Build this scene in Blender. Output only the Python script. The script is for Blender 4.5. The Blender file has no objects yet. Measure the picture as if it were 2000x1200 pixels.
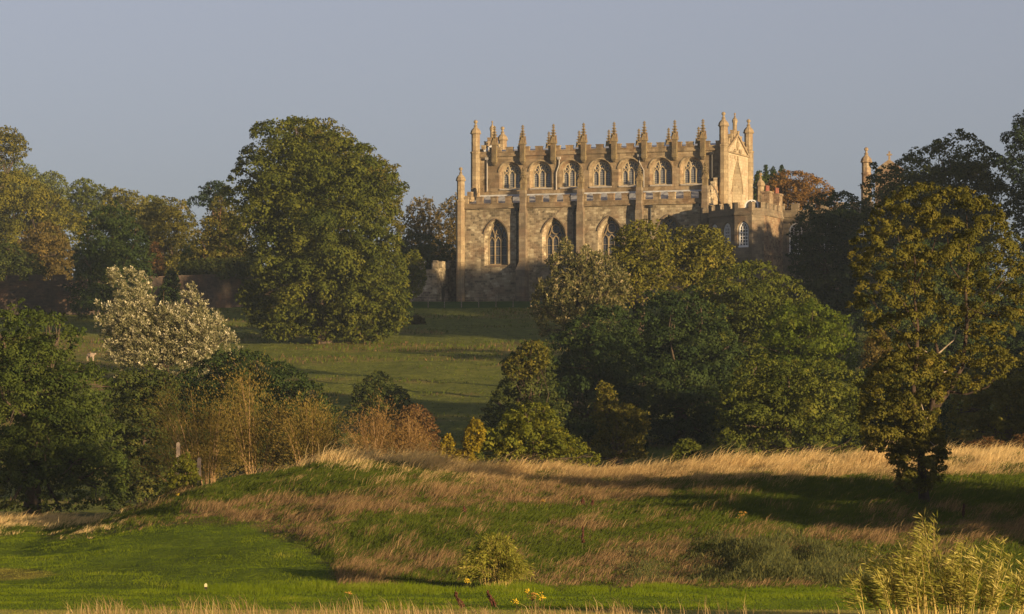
import bpy, math, random
import numpy as np
from mathutils import Vector
from mathutils.geometry import tessellate_polygon

# ------------------------------------------------------------------ camera, sky, sun, exposure
scene = bpy.context.scene
COL = scene.collection
F, CX, HY, ZC = 8000.0, 1000.0, 955.0, 2.2     # focal length and principal point in photo pixels, eye height in metres
cam_data = bpy.data.cameras.new('camera')
cam_data.sensor_width = 36.0
cam_data.lens = 36.0 * F / 2000.0
cam_data.shift_y = (HY - 600.0) / 2000.0
cam_data.clip_start, cam_data.clip_end = 1.0, 9000.0
cam = bpy.data.objects.new('camera', cam_data)
COL.objects.link(cam)
cam.location = (0, 0, ZC)
cam.rotation_euler = (math.radians(90), 0, 0)
scene.camera = cam

SUN_AZ, SUN_EL = math.radians(43.0), math.radians(6.5)   # azimuth to the right of straight behind the camera
SUN = Vector((math.sin(SUN_AZ) * math.cos(SUN_EL), -math.cos(SUN_AZ) * math.cos(SUN_EL), math.sin(SUN_EL)))
world = bpy.data.worlds.new('World')
scene.world = world
world.use_nodes = True
wt = world.node_tree
sky = wt.nodes.new('ShaderNodeTexSky')
sky.sky_type = 'NISHITA'
sky.sun_disc = False
sky.sun_elevation = SUN_EL
sky.sun_rotation = math.atan2(SUN.x, SUN.y)
sky.altitude = 100.0
sky.air_density, sky.dust_density, sky.ozone_density = 1.0, 1.0, 4.5
hsv = wt.nodes.new('ShaderNodeHueSaturation')
hsv.inputs['Saturation'].default_value = 0.40
hsv.inputs['Value'].default_value = 0.88
wt.links.new(sky.outputs[0], hsv.inputs['Color'])
bg = wt.nodes['Background']
bg.inputs['Strength'].default_value = 0.093
tone = wt.nodes.new('ShaderNodeMix'); tone.data_type = 'RGBA'; tone.blend_type = 'MULTIPLY'   # evening air: a greyer, slightly violet blue
tone.inputs[0].default_value = 1.0
tone.inputs[7].default_value = (1.0, 0.905, 0.95, 1.0)
wt.links.new(hsv.outputs[0], tone.inputs[6])
wt.links.new(tone.outputs[2], bg.inputs['Color'])
sun_data = bpy.data.lights.new('sun', 'SUN')
sun_data.energy = 5.0
sun_data.angle = math.radians(0.6)
sun_data.color = (1.0, 0.73, 0.41)
sun = bpy.data.objects.new('sun', sun_data)
COL.objects.link(sun)
sun.rotation_euler = SUN.to_track_quat('Z', 'Y').to_euler()
scene.view_settings.view_transform = 'Standard'
scene.view_settings.look = 'None'
scene.view_settings.exposure = 1.0
scene.view_settings.gamma = 1.0
scene.cycles.max_bounces = 6
scene.cycles.transparent_max_bounces = 8
scene.cycles.use_denoising = True

# ------------------------------------------------------------------ helpers
def at(px, py, Y):
    return Vector(((px - CX) * Y / F, Y, ZC + (HY - py) * Y / F))

def tag(o, label=None, cat=None, group=None, kind=None):
    if label: o['label'] = label
    if cat: o['category'] = cat
    if group: o['group'] = group
    if kind: o['kind'] = kind
    return o

def empty(name, loc, rz=0.0):
    o = bpy.data.objects.new(name, None)
    o.empty_display_size = 0.5
    COL.objects.link(o)
    o.location = loc
    o.rotation_euler = (0, 0, rz)
    return o

def link(name, me, m, parent=None):
    if m is not None and not me.materials:
        me.materials.append(m)
    o = bpy.data.objects.new(name, me)
    COL.objects.link(o)
    if parent is not None:
        o.parent = parent
    return o

def np_mesh(name, co, faces, tint=None, smooth=False, color=None):
    """co (N,3) array; faces (M,k) array of equal-sized faces."""
    me = bpy.data.meshes.new(name)
    co = np.ascontiguousarray(co, dtype=np.float32)
    faces = np.ascontiguousarray(faces, dtype=np.int32)
    M, k = faces.shape
    me.vertices.add(len(co))
    me.vertices.foreach_set('co', co.ravel())
    me.loops.add(M * k)
    me.loops.foreach_set('vertex_index', faces.ravel())
    me.polygons.add(M)
    me.polygons.foreach_set('loop_start', np.arange(0, M * k, k, dtype=np.int32))
    if smooth:
        me.polygons.foreach_set('use_smooth', np.ones(M, dtype=bool))
    if tint is not None:
        a = me.attributes.new('tint', 'FLOAT', 'POINT')
        a.data.foreach_set('value', np.ascontiguousarray(tint, dtype=np.float32))
    if color is not None:
        a = me.attributes.new('soil', 'FLOAT_COLOR', 'POINT')
        a.data.foreach_set('color', np.ascontiguousarray(color, dtype=np.float32).ravel())
    me.update(calc_edges=True)
    return me

class MB:
    """collects simple shapes for ONE mesh"""
    def __init__(self):
        self.v, self.f = [], []
    def add(self, vs, fs):
        b = len(self.v)
        self.v.extend(tuple(p) for p in vs)
        self.f.extend(tuple(i + b for i in f) for f in fs)
        return self
    def box(self, x0, x1, y0, y1, z0, z1):
        return self.add([(x0,y0,z0),(x1,y0,z0),(x1,y1,z0),(x0,y1,z0),(x0,y0,z1),(x1,y0,z1),(x1,y1,z1),(x0,y1,z1)],
            [(3,2,1,0),(4,5,6,7),(0,1,5,4),(1,2,6,5),(2,3,7,6),(3,0,4,7)])
    def prism(self, base, dz0, dz1, scale=1.0):
        """base: list of (x,y) counter-clockwise, extruded from dz0 to dz1"""
        n = len(base)
        cx = sum(p[0] for p in base) / n; cy = sum(p[1] for p in base) / n
        vs = [(x, y, dz0) for x, y in base] + [(cx + (x-cx)*scale, cy + (y-cy)*scale, dz1) for x, y in base]
        return self.add(vs, [tuple(range(n))[::-1], tuple(range(n, 2*n))] + [(i, (i+1) % n, n + (i+1) % n, n + i) for i in range(n)])
    def extrude_xz(self, poly, y0, y1):
        n = len(poly)
        vs = [(x, y0, z) for x, z in poly] + [(x, y1, z) for x, z in poly]
        return self.add(vs, [tuple(range(n)), tuple(range(n, 2*n))[::-1]] + [((i+1) % n, i, n + i, n + (i+1) % n) for i in range(n)])
    def lathe(self, prof, cx=0, cy=0, n=8, rot=None):
        rot = math.pi / n if rot is None else rot
        vs, fs = [], []
        for r, z in prof:
            for i in range(n):
                a = rot + 2 * math.pi * i / n
                vs.append((cx + r * math.cos(a), cy + r * math.sin(a), z))
        for j in range(len(prof) - 1):
            for i in range(n):
                a, b = j * n + i, j * n + (i + 1) % n
                fs.append((a, b, b + n, a + n))
        fs.append(tuple(range(n))[::-1])
        k = (len(prof) - 1) * n
        fs.append(tuple(range(k, k + n)))
        return self.add(vs, fs)
    def strip(self, pts, w, y0, y1, closed=False):
        """flat bar of width w following pts (x,z), from depth y0 (front) to y1"""
        n = len(pts)
        L, R = [], []
        for i in range(n):
            if closed:
                a, b = pts[i-1], pts[(i+1) % n]
            else:
                a, b = pts[max(i-1, 0)], pts[min(i+1, n-1)]
            dx, dz = b[0]-a[0], b[1]-a[1]
            l = math.hypot(dx, dz) or 1.0
            nx, nz = -dz/l*w/2, dx/l*w/2
            L.append((pts[i][0]+nx, pts[i][1]+nz)); R.append((pts[i][0]-nx, pts[i][1]-nz))
        vs = []
        for i in range(n):
            vs += [(L[i][0], y0, L[i][1]), (R[i][0], y0, R[i][1]), (R[i][0], y1, R[i][1]), (L[i][0], y1, L[i][1])]
        fs = []
        for i in range(n if closed else n - 1):
            a, b = 4*i, 4*((i+1) % n)
            fs += [(a, a+1, b+1, b), (a+1, a+2, b+2, b+1), (a+3, a, b, b+3)]
        return self.add(vs, fs)
    def tube(self, pts, radii, n=6):
        pts = [Vector(p) for p in pts]
        vs, fs = [], []
        for i, p in enumerate(pts):
            d = (pts[min(i+1, len(pts)-1)] - pts[max(i-1, 0)]).normalized()
            a = d.cross(Vector((0.3, 1, 0.1))).normalized()
            b = d.cross(a)
            r = radii[i]
            for k in range(n):
                t = 2 * math.pi * k / n
                vs.append(p + a * (r * math.cos(t)) + b * (r * math.sin(t)))
        for i in range(len(pts) - 1):
            for k in range(n):
                q, w = i*n + k, i*n + (k+1) % n
                fs.append((q, w, w + n, q + n))
        fs.append(tuple(range(n))); fs.append(tuple(range((len(pts)-1)*n, len(pts)*n))[::-1])
        return self.add(vs, fs)
    def mesh(self, name, smooth=False):
        me = bpy.data.meshes.new(name)
        me.from_pydata(self.v, [], self.f)
        if smooth:
            me.polygons.foreach_set('use_smooth', np.ones(len(me.polygons), dtype=bool))
        me.update()
        return me
    def build(self, name, m, parent=None, smooth=False):
        return link(name, self.mesh(name, smooth), m, parent)

# ------------------------------------------------------------------ materials
class NT:
    def __init__(self, name):
        self.m = bpy.data.materials.new(name)
        self.m.use_nodes = True
        self.t = self.m.node_tree
        self.t.nodes.clear()
        self.out = self.n('ShaderNodeOutputMaterial')
    def n(self, kind, **kw):
        o = self.t.nodes.new(kind)
        for k, v in kw.items():
            if k in o.inputs: o.inputs[k].default_value = v
            else: setattr(o, k, v)
        return o
    def l(self, a, b):
        self.t.links.new(a, b)
    def noise(self, vec, scale, detail=4.0, rough=0.55):
        o = self.n('ShaderNodeTexNoise'); o.inputs['Scale'].default_value = scale
        o.inputs['Detail'].default_value = detail; o.inputs['Roughness'].default_value = rough
        if vec is not None: self.l(vec, o.inputs['Vector'])
        return o.outputs['Fac']
    def ramp(self, fac, stops):
        o = self.n('ShaderNodeValToRGB')
        e = o.color_ramp.elements
        while len(e) < len(stops): e.new(0.5)
        for el, (p, c) in zip(e, stops):
            el.position = p; el.color = (c[0], c[1], c[2], 1.0) if not isinstance(c, float) else (c, c, c, 1.0)
        self.l(fac, o.inputs['Fac'])
        return o.outputs['Color']
    def mix(self, fac, a, b, mode='MIX'):
        o = self.n('ShaderNodeMix', data_type='RGBA', blend_type=mode)
        for s, v in ((o.inputs[0], fac), (o.inputs[6], a), (o.inputs[7], b)):
            if isinstance(v, (float, int)): s.default_value = v
            elif isinstance(v, tuple): s.default_value = (v[0], v[1], v[2], 1.0)
            else: self.l(v, s)
        return o.outputs[2]
    def math(self, op, a, b=0.0):
        o = self.n('ShaderNodeMath', operation=op)
        for s, v in ((o.inputs[0], a), (o.inputs[1], b)):
            if isinstance(v, (float, int)): s.default_value = v
            else: self.l(v, s)
        return o.outputs[0]
    def bump(self, h, strength, dist):
        o = self.n('ShaderNodeBump'); o.inputs['Strength'].default_value = strength; o.inputs['Distance'].default_value = dist
        self.l(h, o.inputs['Height'])
        return o.outputs['Normal']
    def principled(self, color, rough=0.85, normal=None, spec=0.2, metal=0.0):
        o = self.n('ShaderNodeBsdfPrincipled')
        if isinstance(color, tuple): o.inputs['Base Color'].default_value = (*color[:3], 1.0)
        else: self.l(color, o.inputs['Base Color'])
        if isinstance(rough, float): o.inputs['Roughness'].default_value = rough
        else: self.l(rough, o.inputs['Roughness'])
        o.inputs['Specular IOR Level'].default_value = spec
        o.inputs['Metallic'].default_value = metal
        if normal is not None: self.l(normal, o.inputs['Normal'])
        self.l(o.outputs[0], self.out.inputs[0])
        return o

def masonry(name, tones, mortar, bw, bh, rubble=False, stain=0.5):
    """sandstone: tones = four stone colours, blocks bw x bh metres"""
    t = NT(name)
    tc = t.n('ShaderNodeTexCoord').outputs['Object']
    sp = t.n('ShaderNodeSeparateXYZ'); t.l(tc, sp.inputs[0])
    u = t.math('ADD', sp.outputs[0], t.math('MULTIPLY', sp.outputs[1], 0.92))
    cb = t.n('ShaderNodeCombineXYZ'); t.l(u, cb.inputs[0]); t.l(sp.outputs[2], cb.inputs[1])
    vec = cb.outputs[0]
    br = t.n('ShaderNodeTexBrick')
    br.inputs['Scale'].default_value = 1.0
    br.inputs['Brick Width'].default_value = bw; br.inputs['Row Height'].default_value = bh
    br.inputs['Mortar Size'].default_value = 0.012 if not rubble else 0.02
    br.inputs['Mortar Smooth'].default_value = 0.3
    br.inputs['Color1'].default_value = (0, 0, 0, 1); br.inputs['Color2'].default_value = (1, 1, 1, 1)
    br.inputs['Mortar'].default_value = (0.5, 0.5, 0.5, 1)
    if rubble:
        ds = t.n('ShaderNodeTexNoise'); ds.inputs['Scale'].default_value = 1.6; ds.inputs['Detail'].default_value = 3
        t.l(vec, ds.inputs['Vector'])
        mv = t.n('ShaderNodeVectorMath', operation='MULTIPLY_ADD')
        t.l(ds.outputs['Color'], mv.inputs[0]); mv.inputs[1].default_value = (0.16, 0.16, 0); t.l(vec, mv.inputs[2])
        vec2 = mv.outputs[0]
    else:
        vec2 = vec
    t.l(vec2, br.inputs['Vector'])
    vo = t.n('ShaderNodeTexVoronoi'); vo.inputs['Scale'].default_value = 1.0 / (bw * 1.4); t.l(vec2, vo.inputs['Vector'])
    sepc = t.n('ShaderNodeSeparateColor'); t.l(vo.outputs['Color'], sepc.inputs[0])
    sepb = t.n('ShaderNodeSeparateColor'); t.l(br.outputs['Color'], sepb.inputs[0])
    pick = t.math('ADD', t.math('MULTIPLY', sepb.outputs[0], 0.55), t.math('MULTIPLY', sepc.outputs[0], 0.45))
    col = t.ramp(pick, [(0.1, tones[0]), (0.4, tones[1]), (0.65, tones[2]), (0.95, tones[3])])
    col = t.mix(t.math('MULTIPLY', br.outputs['Fac'], 0.7), col, mortar)
    big = t.noise(tc, 0.28, 5, 0.6)
    col = t.mix(t.ramp(big, [(0.42, 0.0), (0.72, stain)]), col, (0.085, 0.07, 0.05))
    mp = t.n('ShaderNodeMapping'); mp.inputs['Scale'].default_value = (1.5, 1.5, 0.16); t.l(tc, mp.inputs[0])
    run = t.noise(mp.outputs[0], 1.0, 4, 0.65)                     # soot and lichen run down the face
    col = t.mix(t.ramp(run, [(0.50, 0.0), (0.70, stain)]), col, (0.10, 0.082, 0.055))
    warm = t.noise(tc, 0.55, 4, 0.6)
    col = t.mix(t.ramp(warm, [(0.5, 0.0), (0.75, 0.4)]), col, (0.30, 0.15, 0.08))
    fine = t.noise(tc, 9.0, 3, 0.6)
    col = t.mix(0.35, col, t.ramp(fine, [(0.3, (0.35, 0.35, 0.35)), (0.7, (1.0, 1.0, 1.0))]), 'MULTIPLY')
    h = t.math('SUBTRACT', t.math('ADD', t.math('MULTIPLY', pick, 0.6), t.math('MULTIPLY', fine, 0.5)), br.outputs['Fac'])
    t.principled(col, 0.9, t.bump(h, 0.6, 0.05), 0.1)
    return t.m

def simple(name, c1, c2, scale=3.0, rough=0.8, spec=0.2, bump=0.3, metal=0.0):
    t = NT(name)
    tc = t.n('ShaderNodeTexCoord').outputs['Object']
    f = t.noise(tc, scale, 5, 0.6)
    t.principled(t.ramp(f, [(0.3, c1), (0.7, c2)]), rough, t.bump(f, bump, 0.03), spec, metal)
    return t.m

def leaded_glass(name, c, lead, w, h):
    t = NT(name)
    tc = t.n('ShaderNodeTexCoord').outputs['Object']
    sp = t.n('ShaderNodeSeparateXYZ'); t.l(tc, sp.inputs[0])
    cb = t.n('ShaderNodeCombineXYZ'); t.l(sp.outputs[0], cb.inputs[0]); t.l(sp.outputs[2], cb.inputs[1])
    br = t.n('ShaderNodeTexBrick'); br.offset = 0.0
    br.inputs['Scale'].default_value = 1.0; br.inputs['Brick Width'].default_value = w; br.inputs['Row Height'].default_value = h
    br.inputs['Mortar Size'].default_value = 0.014; br.inputs['Color1'].default_value = (*c, 1)
    br.inputs['Color2'].default_value = (c[0]*1.8, c[1]*1.8, c[2]*1.8, 1); br.inputs['Mortar'].default_value = (*lead, 1)
    t.l(cb.outputs[0], br.inputs['Vector'])
    wob = t.noise(tc, 4.0, 2)
    t.principled(br.outputs['Color'], 0.18, t.bump(wob, 0.15, 0.03), 0.6)
    return t.m

def foliage(name, cols, trans=0.18, rough=0.65, spec=0.05):
    """leaf colour runs along the per-leaf tint (which leaf it is, young or old), cols = four linear albedos"""
    t = NT(name)
    at_ = t.n('ShaderNodeAttribute', attribute_name='tint')
    col = t.ramp(at_.outputs['Fac'], [(0.0, cols[0]), (0.4, cols[1]), (0.75, cols[2]), (1.0, cols[3])])
    p = t.n('ShaderNodeBsdfPrincipled')
    t.l(col, p.inputs['Base Color']); p.inputs['Roughness'].default_value = rough
    p.inputs['Specular IOR Level'].default_value = spec
    tr = t.n('ShaderNodeBsdfTranslucent')
    t.l(t.mix(1.0, col, (1.5, 1.35, 0.55), 'MULTIPLY'), tr.inputs['Color'])
    mx = t.n('ShaderNodeMixShader'); mx.inputs[0].default_value = trans
    t.l(p.outputs[0], mx.inputs[1]); t.l(tr.outputs[0], mx.inputs[2]); t.l(mx.outputs[0], t.out.inputs[0])
    return t.m

ASHLAR = masonry('warm_ashlar', [(0.15,0.106,0.060),(0.25,0.182,0.106),(0.33,0.249,0.151),(0.42,0.329,0.203)], (0.20,0.159,0.104), 0.62, 0.30, stain=.65)
DRESSED = masonry('dressed_stone', [(0.25,0.189,0.112),(0.31,0.235,0.140),(0.36,0.281,0.168),(0.41,0.329,0.198)], (0.22,0.175,0.114), 0.5, 0.4, stain=0.35)
RUBBLE = masonry('aisle_rubble', [(0.13,0.106,0.069),(0.27,0.212,0.135),(0.40,0.329,0.213),(0.60,0.519,0.354)], (0.36,0.307,0.208), 0.42, 0.22, True)
PINNACLE = masonry('lichened_pinnacle_stone', [(0.15,0.111,0.057),(0.21,0.159,0.081),(0.27,0.207,0.104),(0.32,0.249,0.130)], (0.15,0.117,0.073), 0.5, 0.4, stain=0.8)
TRACERY = masonry('window_tracery_stone', [(0.36,0.292,0.182),(0.43,0.350,0.218),(0.48,0.392,0.250),(0.54,0.456,0.302)], (0.3,0.244,0.156), 0.5, 0.4, stain=0.15)
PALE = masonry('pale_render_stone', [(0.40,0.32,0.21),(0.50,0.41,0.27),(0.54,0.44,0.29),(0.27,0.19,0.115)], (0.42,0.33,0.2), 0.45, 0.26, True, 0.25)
GREYSTONE = masonry('grey_ashlar', [(0.15,0.120,0.081),(0.21,0.166,0.113),(0.26,0.209,0.140),(0.32,0.257,0.173)], (0.18,0.150,0.108), 0.6, 0.3)
REDRUBBLE = masonry('reddish_rubble', [(0.14,0.090,0.056),(0.25,0.168,0.101),(0.34,0.246,0.146),(0.42,0.336,0.213)], (0.30,0.246,0.168), 0.36, 0.2, True, 0.3)
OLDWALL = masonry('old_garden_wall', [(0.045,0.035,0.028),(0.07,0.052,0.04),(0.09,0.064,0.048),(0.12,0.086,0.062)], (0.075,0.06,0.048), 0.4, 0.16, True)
LEAD = simple('roof_lead', (0.30,0.31,0.32), (0.48,0.48,0.47), 1.2, 0.5, 0.4, 0.2)
PIPE_DARK = simple('dark_iron', (0.02,0.02,0.022), (0.04,0.038,0.036), 4, 0.5, 0.3)
PIPE_PALE = simple('pale_painted_pipe', (0.26,0.235,0.20), (0.36,0.325,0.28), 4, 0.6, 0.3)
WHITEPAINT = simple('white_joinery', (0.70,0.69,0.66), (0.82,0.81,0.78), 5, 0.5, 0.3, 0.1)
GLASS = leaded_glass('leaded_glass', (0.020,0.022,0.028), (0.10,0.10,0.10), 0.16, 0.24)
GLASS_PALE = leaded_glass('pale_leaded_glass', (0.05,0.055,0.065), (0.30,0.29,0.27), 0.15, 0.2)
SASHGLASS = leaded_glass('sash_glass', (0.03,0.034,0.04), (0.04,0.04,0.05), 3.0, 3.0)
DARKROOM = simple('dark_interior', (0.01,0.01,0.01), (0.015,0.014,0.013), 1)
POT = simple('red_chimney_pot', (0.17,0.06,0.04), (0.23,0.09,0.06), 6)
DOORWOOD = simple('door_oak', (0.05,0.045,0.03), (0.09,0.075,0.05), 5)
BARK = simple('bark', (0.035,0.026,0.018), (0.11,0.08,0.055), 5.0, 0.95, 0.1, 0.8)
BARK_DARK = simple('bark_dark', (0.025,0.019,0.014), (0.075,0.05,0.035), 5.0, 0.95, 0.1, 0.8)
BARK_WARM = simple('bark_reddish', (0.09,0.05,0.032), (0.20,0.12,0.075), 4.0, 0.95, 0.1, 0.8)
GOLDTWIG = simple('golden_willow_stem', (0.30,0.22,0.06), (0.46,0.35,0.12), 8.0, 0.7, 0.1, 0.2)
TWIG = simple('willow_stem', (0.20,0.12,0.055), (0.34,0.22,0.11), 6.0, 0.8, 0.2, 0.3)
DEADWOOD = simple('bleached_dead_wood', (0.24,0.19,0.13), (0.42,0.34,0.25), 6.0, 0.9, 0.1, 0.4)
POSTWOOD = simple('weathered_post', (0.16,0.12,0.09), (0.30,0.24,0.18), 6.0, 0.9, 0.1, 0.4)

# ------------------------------------------------------------------ terrain
def sstep(t):
    t = np.clip(t, 0, 1)
    return t * t * (3 - 2 * t)

def vnoise(x, y, seed=0):
    """cheap smooth value noise"""
    xi, yi = np.floor(x).astype(np.int64), np.floor(y).astype(np.int64)
    fx, fy = sstep(x - xi), sstep(y - yi)
    def h(a, b):
        v = np.sin(a * 127.1 + b * 311.7 + seed * 74.7) * 43758.5453
        return v - np.floor(v)
    a, b = h(xi, yi) * (1-fx) + h(xi+1, yi) * fx, h(xi, yi+1) * (1-fx) + h(xi+1, yi+1) * fx
    return a * (1-fy) + b * fy

def fbm(x, y, seed=0, octs=4):
    s, a, tot = 0, 1.0, 0
    for i in range(octs):
        s = s + a * vnoise(x * 2**i, y * 2**i, seed + i * 13); tot += a; a *= 0.55
    return s / tot

CREST_Y = 129.0
def crest_z(X):
    px = CX + X * F / CREST_Y
    cy = np.interp(px, [-400, 0, 180, 260, 330, 390, 450, 560, 640, 720, 850, 1000, 1250, 1500, 1700, 1850, 2000, 2400],
                       [1028,1030,1026,1006, 984, 966, 947, 928, 914, 906, 912, 922, 922, 910, 902, 898, 894, 890])
    return ZC + (HY - cy) * CREST_Y / F

def field_z(Y):
    return ZC + 3.3 + (Y - 230.0) * 14.1 / 150.0

def terrain(X, Y):
    X = np.asarray(X, dtype=float); Y = np.asarray(Y, dtype=float)
    C = crest_z(X)
    t = (Y - 91.0) / (CREST_Y - 91.0)
    bank = C * (0.45 * sstep(t) + 0.55 * np.clip(t, 0, 1) ** 0.9)
    bank = np.where(Y < 91, 0.0, bank)
    valley = C + (1.1 - C) * sstep((Y - CREST_Y - 3) / 34.0)
    z = np.where(Y <= CREST_Y, bank, valley)
    f = field_z(Y)
    fl = 19.6 + 0.028 * np.clip(Y - 386, 0, 500) - 0.004 * np.clip(Y - 1000, 0, 9000)
    f = np.where(f > 19.6, fl, f)
    w = sstep((Y - 172.0) / 40.0)
    z = z * (1 - w) + f * w
    bump = (fbm(X * 0.16, Y * 0.16, 3) - 0.5) * 0.5 + (fbm(X * 0.7, Y * 0.5, 5) - 0.5) * 0.22
    amp = sstep((Y - 88) / 8.0) * np.where(Y > 175, 0.8, 1.0) * (1 - 0.85 * sstep((Y - 355) / 20.0))
    return z + bump * amp + (fbm(X * 0.3, Y * 0.3, 9) - 0.5) * 0.05

def tz(X, Y):
    return float(terrain(np.array([X]), np.array([Y]))[0])

def proj(X, Y, Z):
    return CX + X * F / Y, HY - (Z - ZC) * F / Y

MOWN_X = [-600, 0, 120, 200, 260, 330, 410, 490, 560, 610, 640, 660, 700, 2600]
MOWN_Y = [1046, 1046, 1046, 1044, 1034, 1022, 1020, 1028, 1050, 1076, 1106, 1146, 1150, 1150]
def rough_mask(px, py, Y):
    """1 where the grass is left long, 0 where it is mown; soft edge"""
    e = np.interp(px, MOWN_X, MOWN_Y) + (fbm(px * 0.02, py * 0.02, 21) - 0.5) * 30 + (fbm(px * 0.11, py * 0.2, 22) - 0.5) * 14
    m = sstep((e - py) / 6.0 + 0.5)
    return np.where(Y > 150, 1.0, m)

def edge_margin(px, py):
    """how far (in photo pixels) a point lies inside the long grass"""
    return np.interp(px, MOWN_X, MOWN_Y) - py

DRY = [(1300, 912, 480, 26, .95), (1640, 900, 180, 34, .95), (760, 905, 170, 16, .6), (1120, 965, 230, 22, .85), (1040, 938, 130, 12, .85),
       (640, 988, 260, 11, .9), (880, 972, 110, 16, .7), (570, 1030, 110, 16, .9), (430, 1008, 100, 8, .85), (70, 1020, 110, 9, .95), (60, 1040, 200, 8, .1), (260, 1000, 80, 20, .1), (350, 975, 60, 14, .15),
       (800, 1100, 110, 18, .62), (700, 1118, 50, 20, .6), (690, 1140, 50, 9, .9), (1240, 1115, 150, 28, .8), (1120, 1035, 60, 16, .65), (1290, 1065, 80, 18, .7), (1500, 1138, 150, 14, .6),
       (1740, 1045, 150, 18, .75), (1930, 1030, 110, 14, .65), (1850, 1000, 60, 8, .45), (1900, 905, 140, 20, .7),
       (640, 932, 200, 26, .02), (470, 965, 120, 18, .05), (1420, 985, 230, 34, .02), (1700, 965, 220, 28, .02), (1900, 962, 170, 24, .03), (1000, 1008, 110, 16, .05), (850, 1042, 160, 22, .08),
       (1080, 1080, 70, 18, .12), (1960, 1110, 90, 44, .05), (700, 1075, 80, 22, .2), (1400, 1090, 60, 30, .35)]
def dry_frac(px, py):
    num = np.full_like(px, 0.38 * 0.06); den = np.full_like(px, 0.06)
    for cx, cy, rx, ry, v in DRY:
        w = np.exp(-1.6 * (((px - cx) / rx) ** 2 + ((py - cy) / ry) ** 2) ** 1.5)
        num += w * v; den += w
    return num / den

def build_terrain():
    ys = np.concatenate([np.arange(-40, 60, 8.0), np.arange(60, 145, 0.35), np.arange(145, 400, 1.5), np.arange(400, 700, 10), np.geomspace(700, 1400, 10)])
    xs = np.concatenate([-np.geomspace(900, 62, 16), np.arange(-60, 60.1, 0.4), np.geomspace(62, 900, 16)])
    X, Y = np.meshgrid(xs, ys)
    Z = terrain(X, Y)
    n, m = len(xs), len(ys)
    Yc = np.maximum(Y, 20.0)
    px, py = proj(X, Yc, Z)
    rough = rough_mask(px, py, Yc)
    d = dry_frac(px, py)
    mown = np.array([0.095, 0.140, 0.009]); lush = np.array([0.075, 0.098, 0.018]); straw = np.array([0.20, 0.135, 0.06])
    c = mown * (1 - rough)[..., None] + rough[..., None] * (lush * (1 - d)[..., None] + straw * d[..., None])
    # pasture beyond the valley, with streaks of bleached grass along the slope
    streak = fbm(X * 0.10 + Y * 0.03, Y * 0.17, 31, 5)
    past = np.array([0.135, 0.158, 0.032]); bleach = np.array([0.21, 0.17, 0.06])
    k = sstep((streak - 0.50) / 0.16) * 0.75
    k = np.maximum(k, sstep((streak - 0.36) / 0.2) * sstep((-X - 22) / 8.0) * sstep((350 - Y) / 20) * 0.9)
    pc = past * (1 - k)[..., None] + bleach * k[..., None]
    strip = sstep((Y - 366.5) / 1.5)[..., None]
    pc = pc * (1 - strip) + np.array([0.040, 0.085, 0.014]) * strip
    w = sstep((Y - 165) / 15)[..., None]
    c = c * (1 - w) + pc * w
    # close-mown putting green seen at the left edge, and the mown path along the bottom of the frame
    lawn = (0.62 + 0.8 * fbm(X * .35, Y * .22, 91, 4))[..., None]
    c = c * (1 - (1 - rough)[..., None] * (1 - lawn) * (1 - w))
    g = sstep((1 - ((px + 40) / 150) ** 2 - ((py - 1122) / 13) ** 2) * 3.0)[..., None] * (Yc < 140)[..., None]
    c = c * (1 - g) + np.array([0.21, 0.185, 0.035]) * g
    p = sstep((py - 1190) / 4.0)[..., None] * (Yc < 90)[..., None]
    c = c * (1 - p) + np.array([0.36, 0.33, 0.10]) * p
    color = np.concatenate([c, np.ones(c.shape[:2] + (1,))], -1)
    idx = np.arange(n * m).reshape(m, n)
    faces = np.stack([idx[:-1, :-1].ravel(), idx[:-1, 1:].ravel(), idx[1:, 1:].ravel(), idx[1:, :-1].ravel()], 1)
    me = np_mesh('ground', np.stack([X, Y, Z], -1).reshape(-1, 3), faces, smooth=True, color=color.reshape(-1, 4))
    t = NT('turf')
    a = t.n('ShaderNodeAttribute', attribute_name='soil')
    pos = t.n('ShaderNodeNewGeometry').outputs['Position']
    mp = t.n('ShaderNodeMapping'); mp.inputs['Scale'].default_value = (1, 0.5, 1); t.l(pos, mp.inputs[0])
    f1 = t.noise(mp.outputs[0], 1.3, 6, 0.65); f2 = t.noise(mp.outputs[0], 9.0, 4, 0.7)
    col = t.mix(1.0, a.outputs['Color'], t.ramp(f1, [(0.3, (0.62, 0.66, 0.6)), (0.7, (1.35, 1.25, 1.15))]), 'MULTIPLY')
    col = t.mix(0.8, col, t.ramp(f2, [(0.3, (0.55, 0.55, 0.55)), (0.7, (1.4, 1.35, 1.3))]), 'MULTIPLY')
    t.principled(col, 0.95, t.bump(t.math('ADD', f2, f1), 0.9, 0.16), 0.05)
    o = link('ground', me, t.m)
    tag(o, 'rolling grass ground rising from the mown fairway to the castle', 'ground', kind='structure')
build_terrain()
# ------------------------------------------------------------------ the chapel
TH = math.radians(20.0)
CS, SN = math.cos(TH), math.sin(TH)
OX, OY, OZ = -4.8, 384.0, 19.8          # south-west ground corner of the chapel
def lx(px, d):
    A, B = OX + d * SN, OY + d * CS
    return ((px - CX) * B - F * A) / (F * CS + (px - CX) * SN)
def lz(py, x, d):
    return (HY - py) * (OY - x * SN + d * CS) / F + ZC - OZ

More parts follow.
